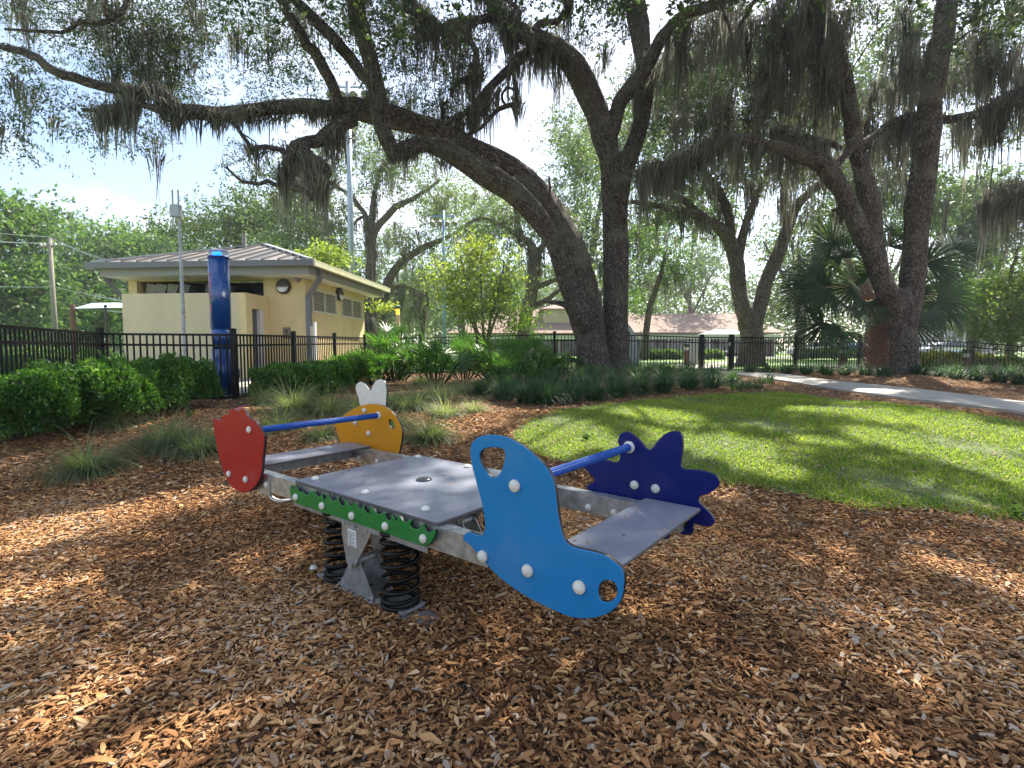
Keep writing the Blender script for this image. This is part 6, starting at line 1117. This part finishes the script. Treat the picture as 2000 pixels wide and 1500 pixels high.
shrub(1960, 722, 21.8, 120, 40, .8, 5000, 'low green and gold bush at the right edge behind the fence', -.25, 'flower', .1, .06, None, 'flowering_bush')
for px, w_, lb in ((1275, 60, 'low bush under the brown roof right of the grey curved panel'), (1310, 46, 'bright upright bush in front of the far building'), (1010, 90, 'clipped bush in front of the far building left of the twin oaks'), (1180, 60, 'small bush beyond the fence next to the leaning trunk'), (1385, 50, 'bush beside the white tent')): shrub(px, 694, 40, w_, 18, 1.0, 2200, lb, .2, 'maple', .28, .16, 'bushes in front of the far building', 'garden_bush')
shrub(60, 682, 28, 330, 30, 1.6, 9000, 'sunny undergrowth hedge along the far left grass', .2, 'maple', .25, .15, None, 'garden_bush')
shrub(1640, 690, 38, 170, 26, 1.2, 4000, 'grey green hedge in front of the parked cars', -.1, 'bgleaf2', .2, .1, None, 'garden_bush')
# ================================================================ liriope, grasses
def lily(px, py, Y, n, h, label, br=0., grp='dark green liriope clumps', w=.13, name='liriope_clump'):
    c = P(px, py, Y); x = c[0]; g = float(G(x, Y)); mb = MB(); a = rnd(n, 0, 2*PI); r = rnd(n)**.5*w
    blades(mb, np.c_[np.cos(a)*r, np.sin(a)*r, np.zeros(n)], a+rng.normal(size=n)*.5, np.clip(rng.normal(.45, .25, n), .02, 1.2), h*rnd(n, .7, 1.3), np.full(n, .016), np.clip(.42+br+rng.normal(size=n)*.17, 0, 1), bend=1.7, seg=4)
    o = mb.build(name, M['lily']); o.location = (x, Y, g); return tag(o, label, 'liriope', grp)
row1 = [(945, 772, 9.6), (985, 782, 8.7), (1030, 790, 8.1), (1070, 792, 8.0), (1115, 788, 8.3), (1160, 782, 8.7), (1205, 777, 9.2), (1250, 772, 9.6), (1295, 768, 9.9), (1345, 762, 10.5), (1390, 757, 11), (1425, 752, 11.6), (1000, 765, 10.2), (1050, 768, 9.8), (1100, 765, 10), (1150, 762, 10.4), (1200, 757, 10.9), (1250, 753, 11.3), (1300, 750, 11.7), (1350, 746, 12.2), (1390, 742, 12.8), (1075, 750, 11.6), (1130, 746, 12), (1185, 742, 12.6), (1240, 739, 13), (1290, 737, 13.4), (1335, 735, 13.8), (1160, 733, 14), (1230, 730, 14.4), (1270, 727, 15), (1310, 726, 15.2), (1345, 725, 15.6), (1240, 722, 15.9), (1290, 720, 16.2)]
ORD = ['first', 'second', 'third', 'fourth', 'fifth', 'sixth', 'seventh', 'eighth', 'ninth', 'tenth', 'eleventh', 'twelfth', 'thirteenth', 'fourteenth', 'fifteenth', 'sixteenth']
def put(lst, fmt, nb, h, br=0., **k):
    for i, (px, py, Y) in enumerate(lst): lily(px, py, Y, nb, h, fmt % ORD[i % 16], br+rng.normal()*.06, **k)
put(row1[:12], 'dark liriope clump, %s from the left in the front row edging the lawn bed', 330, .44)
put(row1[12:21], 'dark liriope clump, %s from the left in the second row of the lawn bed', 300, .47)
put(row1[21:27], 'liriope clump, %s from the left in the third row below the twin oaks', 300, .52)
put(row1[27:], 'liriope clump, %s from the left along the fence by the twin oak bases', 260, .5, .08)
put([(1465, 722, 16.2), (1500, 724, 16), (1535, 727, 15.6), (1575, 730, 15.2), (1615, 731, 15), (1650, 731, 15), (1690, 732, 14.9), (1540, 722, 16.6), (1600, 722, 16.8), (1660, 724, 16.6), (1725, 738, 14.2)], 'liriope clump, %s from the left in front of the fence right of the gate', 220, .4, -.08)
put([(1800, 735, 15), (1838, 740, 14.2), (1870, 748, 13.2), (1905, 752, 12.7), (1950, 757, 12.2), (1990, 762, 11.7), (1870, 730, 16), (1920, 732, 15.6), (1970, 736, 15), (2020, 748, 13.4)], 'liriope clump, %s from the left of the group right of the three stemmed oak', 260, .42, -.1)
put([(1455, 762, 11.2), (1478, 768, 10.8), (1440, 768, 10.6), (1500, 752, 12)], 'sparse liriope tuft, %s of four beside the start of the path', 60, .34, .1)
def muhly(px, py, n, h, label, br=0., w=.1, bend=1.8, lean=.75):
    c = gp(px, py); mb = MB(); a = rnd(n, 0, 2*PI); r = rnd(n)**.5*w
    blades(mb, np.c_[np.cos(a)*r, np.sin(a)*r, np.zeros(n)], a+rng.normal(size=n)*.6, np.clip(rng.normal(lean, .3, n), .02, 1.4), h*1.15*rnd(n, .5, 1.4), np.full(n, .005)*(1+c[1]*.06), np.clip(.42+br+rng.normal(size=n)*.2, 0, 1), bend=bend, seg=5)
    o = mb.build('grass_clump', M['muhly']); o.location = c-[0, 0, .01]; return tag(o, label, 'ornamental grass', 'wispy ornamental grass clumps in the mulch')
for px, py, n, h, lb, br, w in [(175, 925, 900, .42, 'grey green grass clump alone at left in front of the hedge', -.22, .09), (330, 872, 1000, .42, 'dense green grass clump in front of the hedge left of the red panel', -.3, .14), (390, 885, 700, .4, 'low green grass clump just behind the red panel', -.25, .12), (225, 838, 300, .36, 'thin dry grass tuft at the foot of the hedge', -.05, .06), (575, 808, 1200, .5, 'tall pale golden grass clump behind the blue hand bar', .12, .13), (640, 812, 900, .42, 'low spreading grass clump left of the white wings', -.15, .16), (625, 860, 420, .3, 'small grass tuft seen between the hand bar and the seat', -.15, .06), (800, 800, 1000, .42, 'sprawling pale grass clump right of the white wings', .02, .2), (850, 778, 800, .42, 'pale grass clump in front of the palmetto bank', .0, .2), (895, 768, 600, .36, 'pale grass clump beside the first liriope clump', .05, .16), (840, 862, 900, .36, 'dark grass clump behind the yellow panel', -.25, .1), (925, 805, 360, .28, 'small sunlit grass tuft between the dark clump and the liriope', .05, .07), (770, 838, 500, .34, 'flattened grass clump beside the yellow panel', -.1, .14), (700, 800, 500, .36, 'grass clump half hidden behind the white wings', -.15, .14), (905, 765, 300, .3, 'thin grass tuft near the palmettos', 0, .1), (480, 852, 380, .3, 'short grass clump under the blue hand bar', -.2, .12), (755, 790, 700, .4, 'pale arching grass clump right behind the white wings', .06, .18), (545, 838, 500, .32, 'low grass clump beneath the blue hand bar near the yellow panel', -.12, .14), (830, 752, 700, .4, 'grass clump spreading at the foot of the palmetto bank', -.05, .2), (870, 812, 500, .34, 'sunlit wispy grass clump in the bare mulch of the bed', .06, .14), (515, 790, 500, .36, 'thin grass clump below the fence corner post', -.02, .12)]: muhly(px, py, n, h, lb, br, w)
# small loose things on the ground
for i, (px, py, lb) in enumerate([(1690, 1005, 'grey wad of fallen moss near the lawn edge'), (1840, 1085, 'grey wad of fallen moss at right on the mulch'), (1600, 1200, 'dark wad of fallen moss in the right foreground'), (1990, 1068, 'wad of fallen moss at the right edge'), (1560, 1030, 'thin wad of fallen moss right of the navy panel')]):
    c = gp(px, py); mb = MB(); n = 150; A = rng.normal(size=(n, 3))*[.05, .05, .004]+[0, 0, .02]
    blades(mb, A, rnd(n, 0, 2*PI), rnd(n, .9, 1.6), rnd(n, .03, .09), np.full(n, .002), np.clip(rng.normal(.45, .2, n), 0, 1), bend=1.5, seg=4)
    o = mb.build('fallen_moss', M['moss']); o.location = c; tag(o, lb, 'moss', 'wads of fallen moss')
for i, (px, py) in enumerate([(452, 797), (470, 800), (463, 803), (478, 797)]):
    c = gp(px, py); mb = MB(); a = np.linspace(0, 2*PI, 6)[:5]; C = np.c_[np.cos(a), np.sin(a), np.zeros(5)]*.018+[0, 0, .03]; quads_at(mb, C, np.c_[np.cos(a), np.sin(a), np.full(5, .4)]*.02, np.c_[-np.sin(a), np.cos(a), np.zeros(5)]*.013, np.full(5, .5)); o = mb.build('pink_blossom', M['pink']); o.location = c; tag(o, 'pink blossom, %s of four fallen on the mulch behind the red panel' % ORD[i], 'flower', 'pink blossoms on the mulch')
# small weeds in the mulch
for i, (px, py) in enumerate([(1145, 862), (370, 815), (205, 770), (235, 800), (1985, 1020)]):
    c = gp(px, py); mb = MB(); leaf_rand(mb, rng.normal(size=(60, 3))*[.02, .02, .02]+[0, 0, .05], .035, .02, np.clip(rng.normal(.7, .2, 40), 0, 1)); o = mb.build('weed', M['hedge']); o.location = c; tag(o, ['tiny weed at the left tip of the lawn', 'small leafy weed near the corner of the hedge', 'pale seedling in front of the second hedge shrub', 'leafy sprout beside the thin dry grass tuft', 'weed at the lower right lawn edge'][i], 'weed', 'small weeds in the mulch')

# ================================================================ air
mb = MB(); mb.box((30, 195, 18), (420, 430, 42)); hz_ = bpy.data.materials.new('haze'); hz_.use_nodes = True; nt = hz_.node_tree; nt.nodes.clear()
ho_ = nt.nodes.new('ShaderNodeOutputMaterial'); pv = nt.nodes.new('ShaderNodeVolumePrincipled'); pv.inputs['Density'].default_value = .0008; pv.inputs['Color'].default_value = (.9, .94, 1, 1); pv.inputs['Anisotropy'].default_value = .35
nt.links.new(pv.outputs[0], ho_.inputs['Volume']); hz = mb.build('haze', hz_); hz['kind'] = 'stuff'
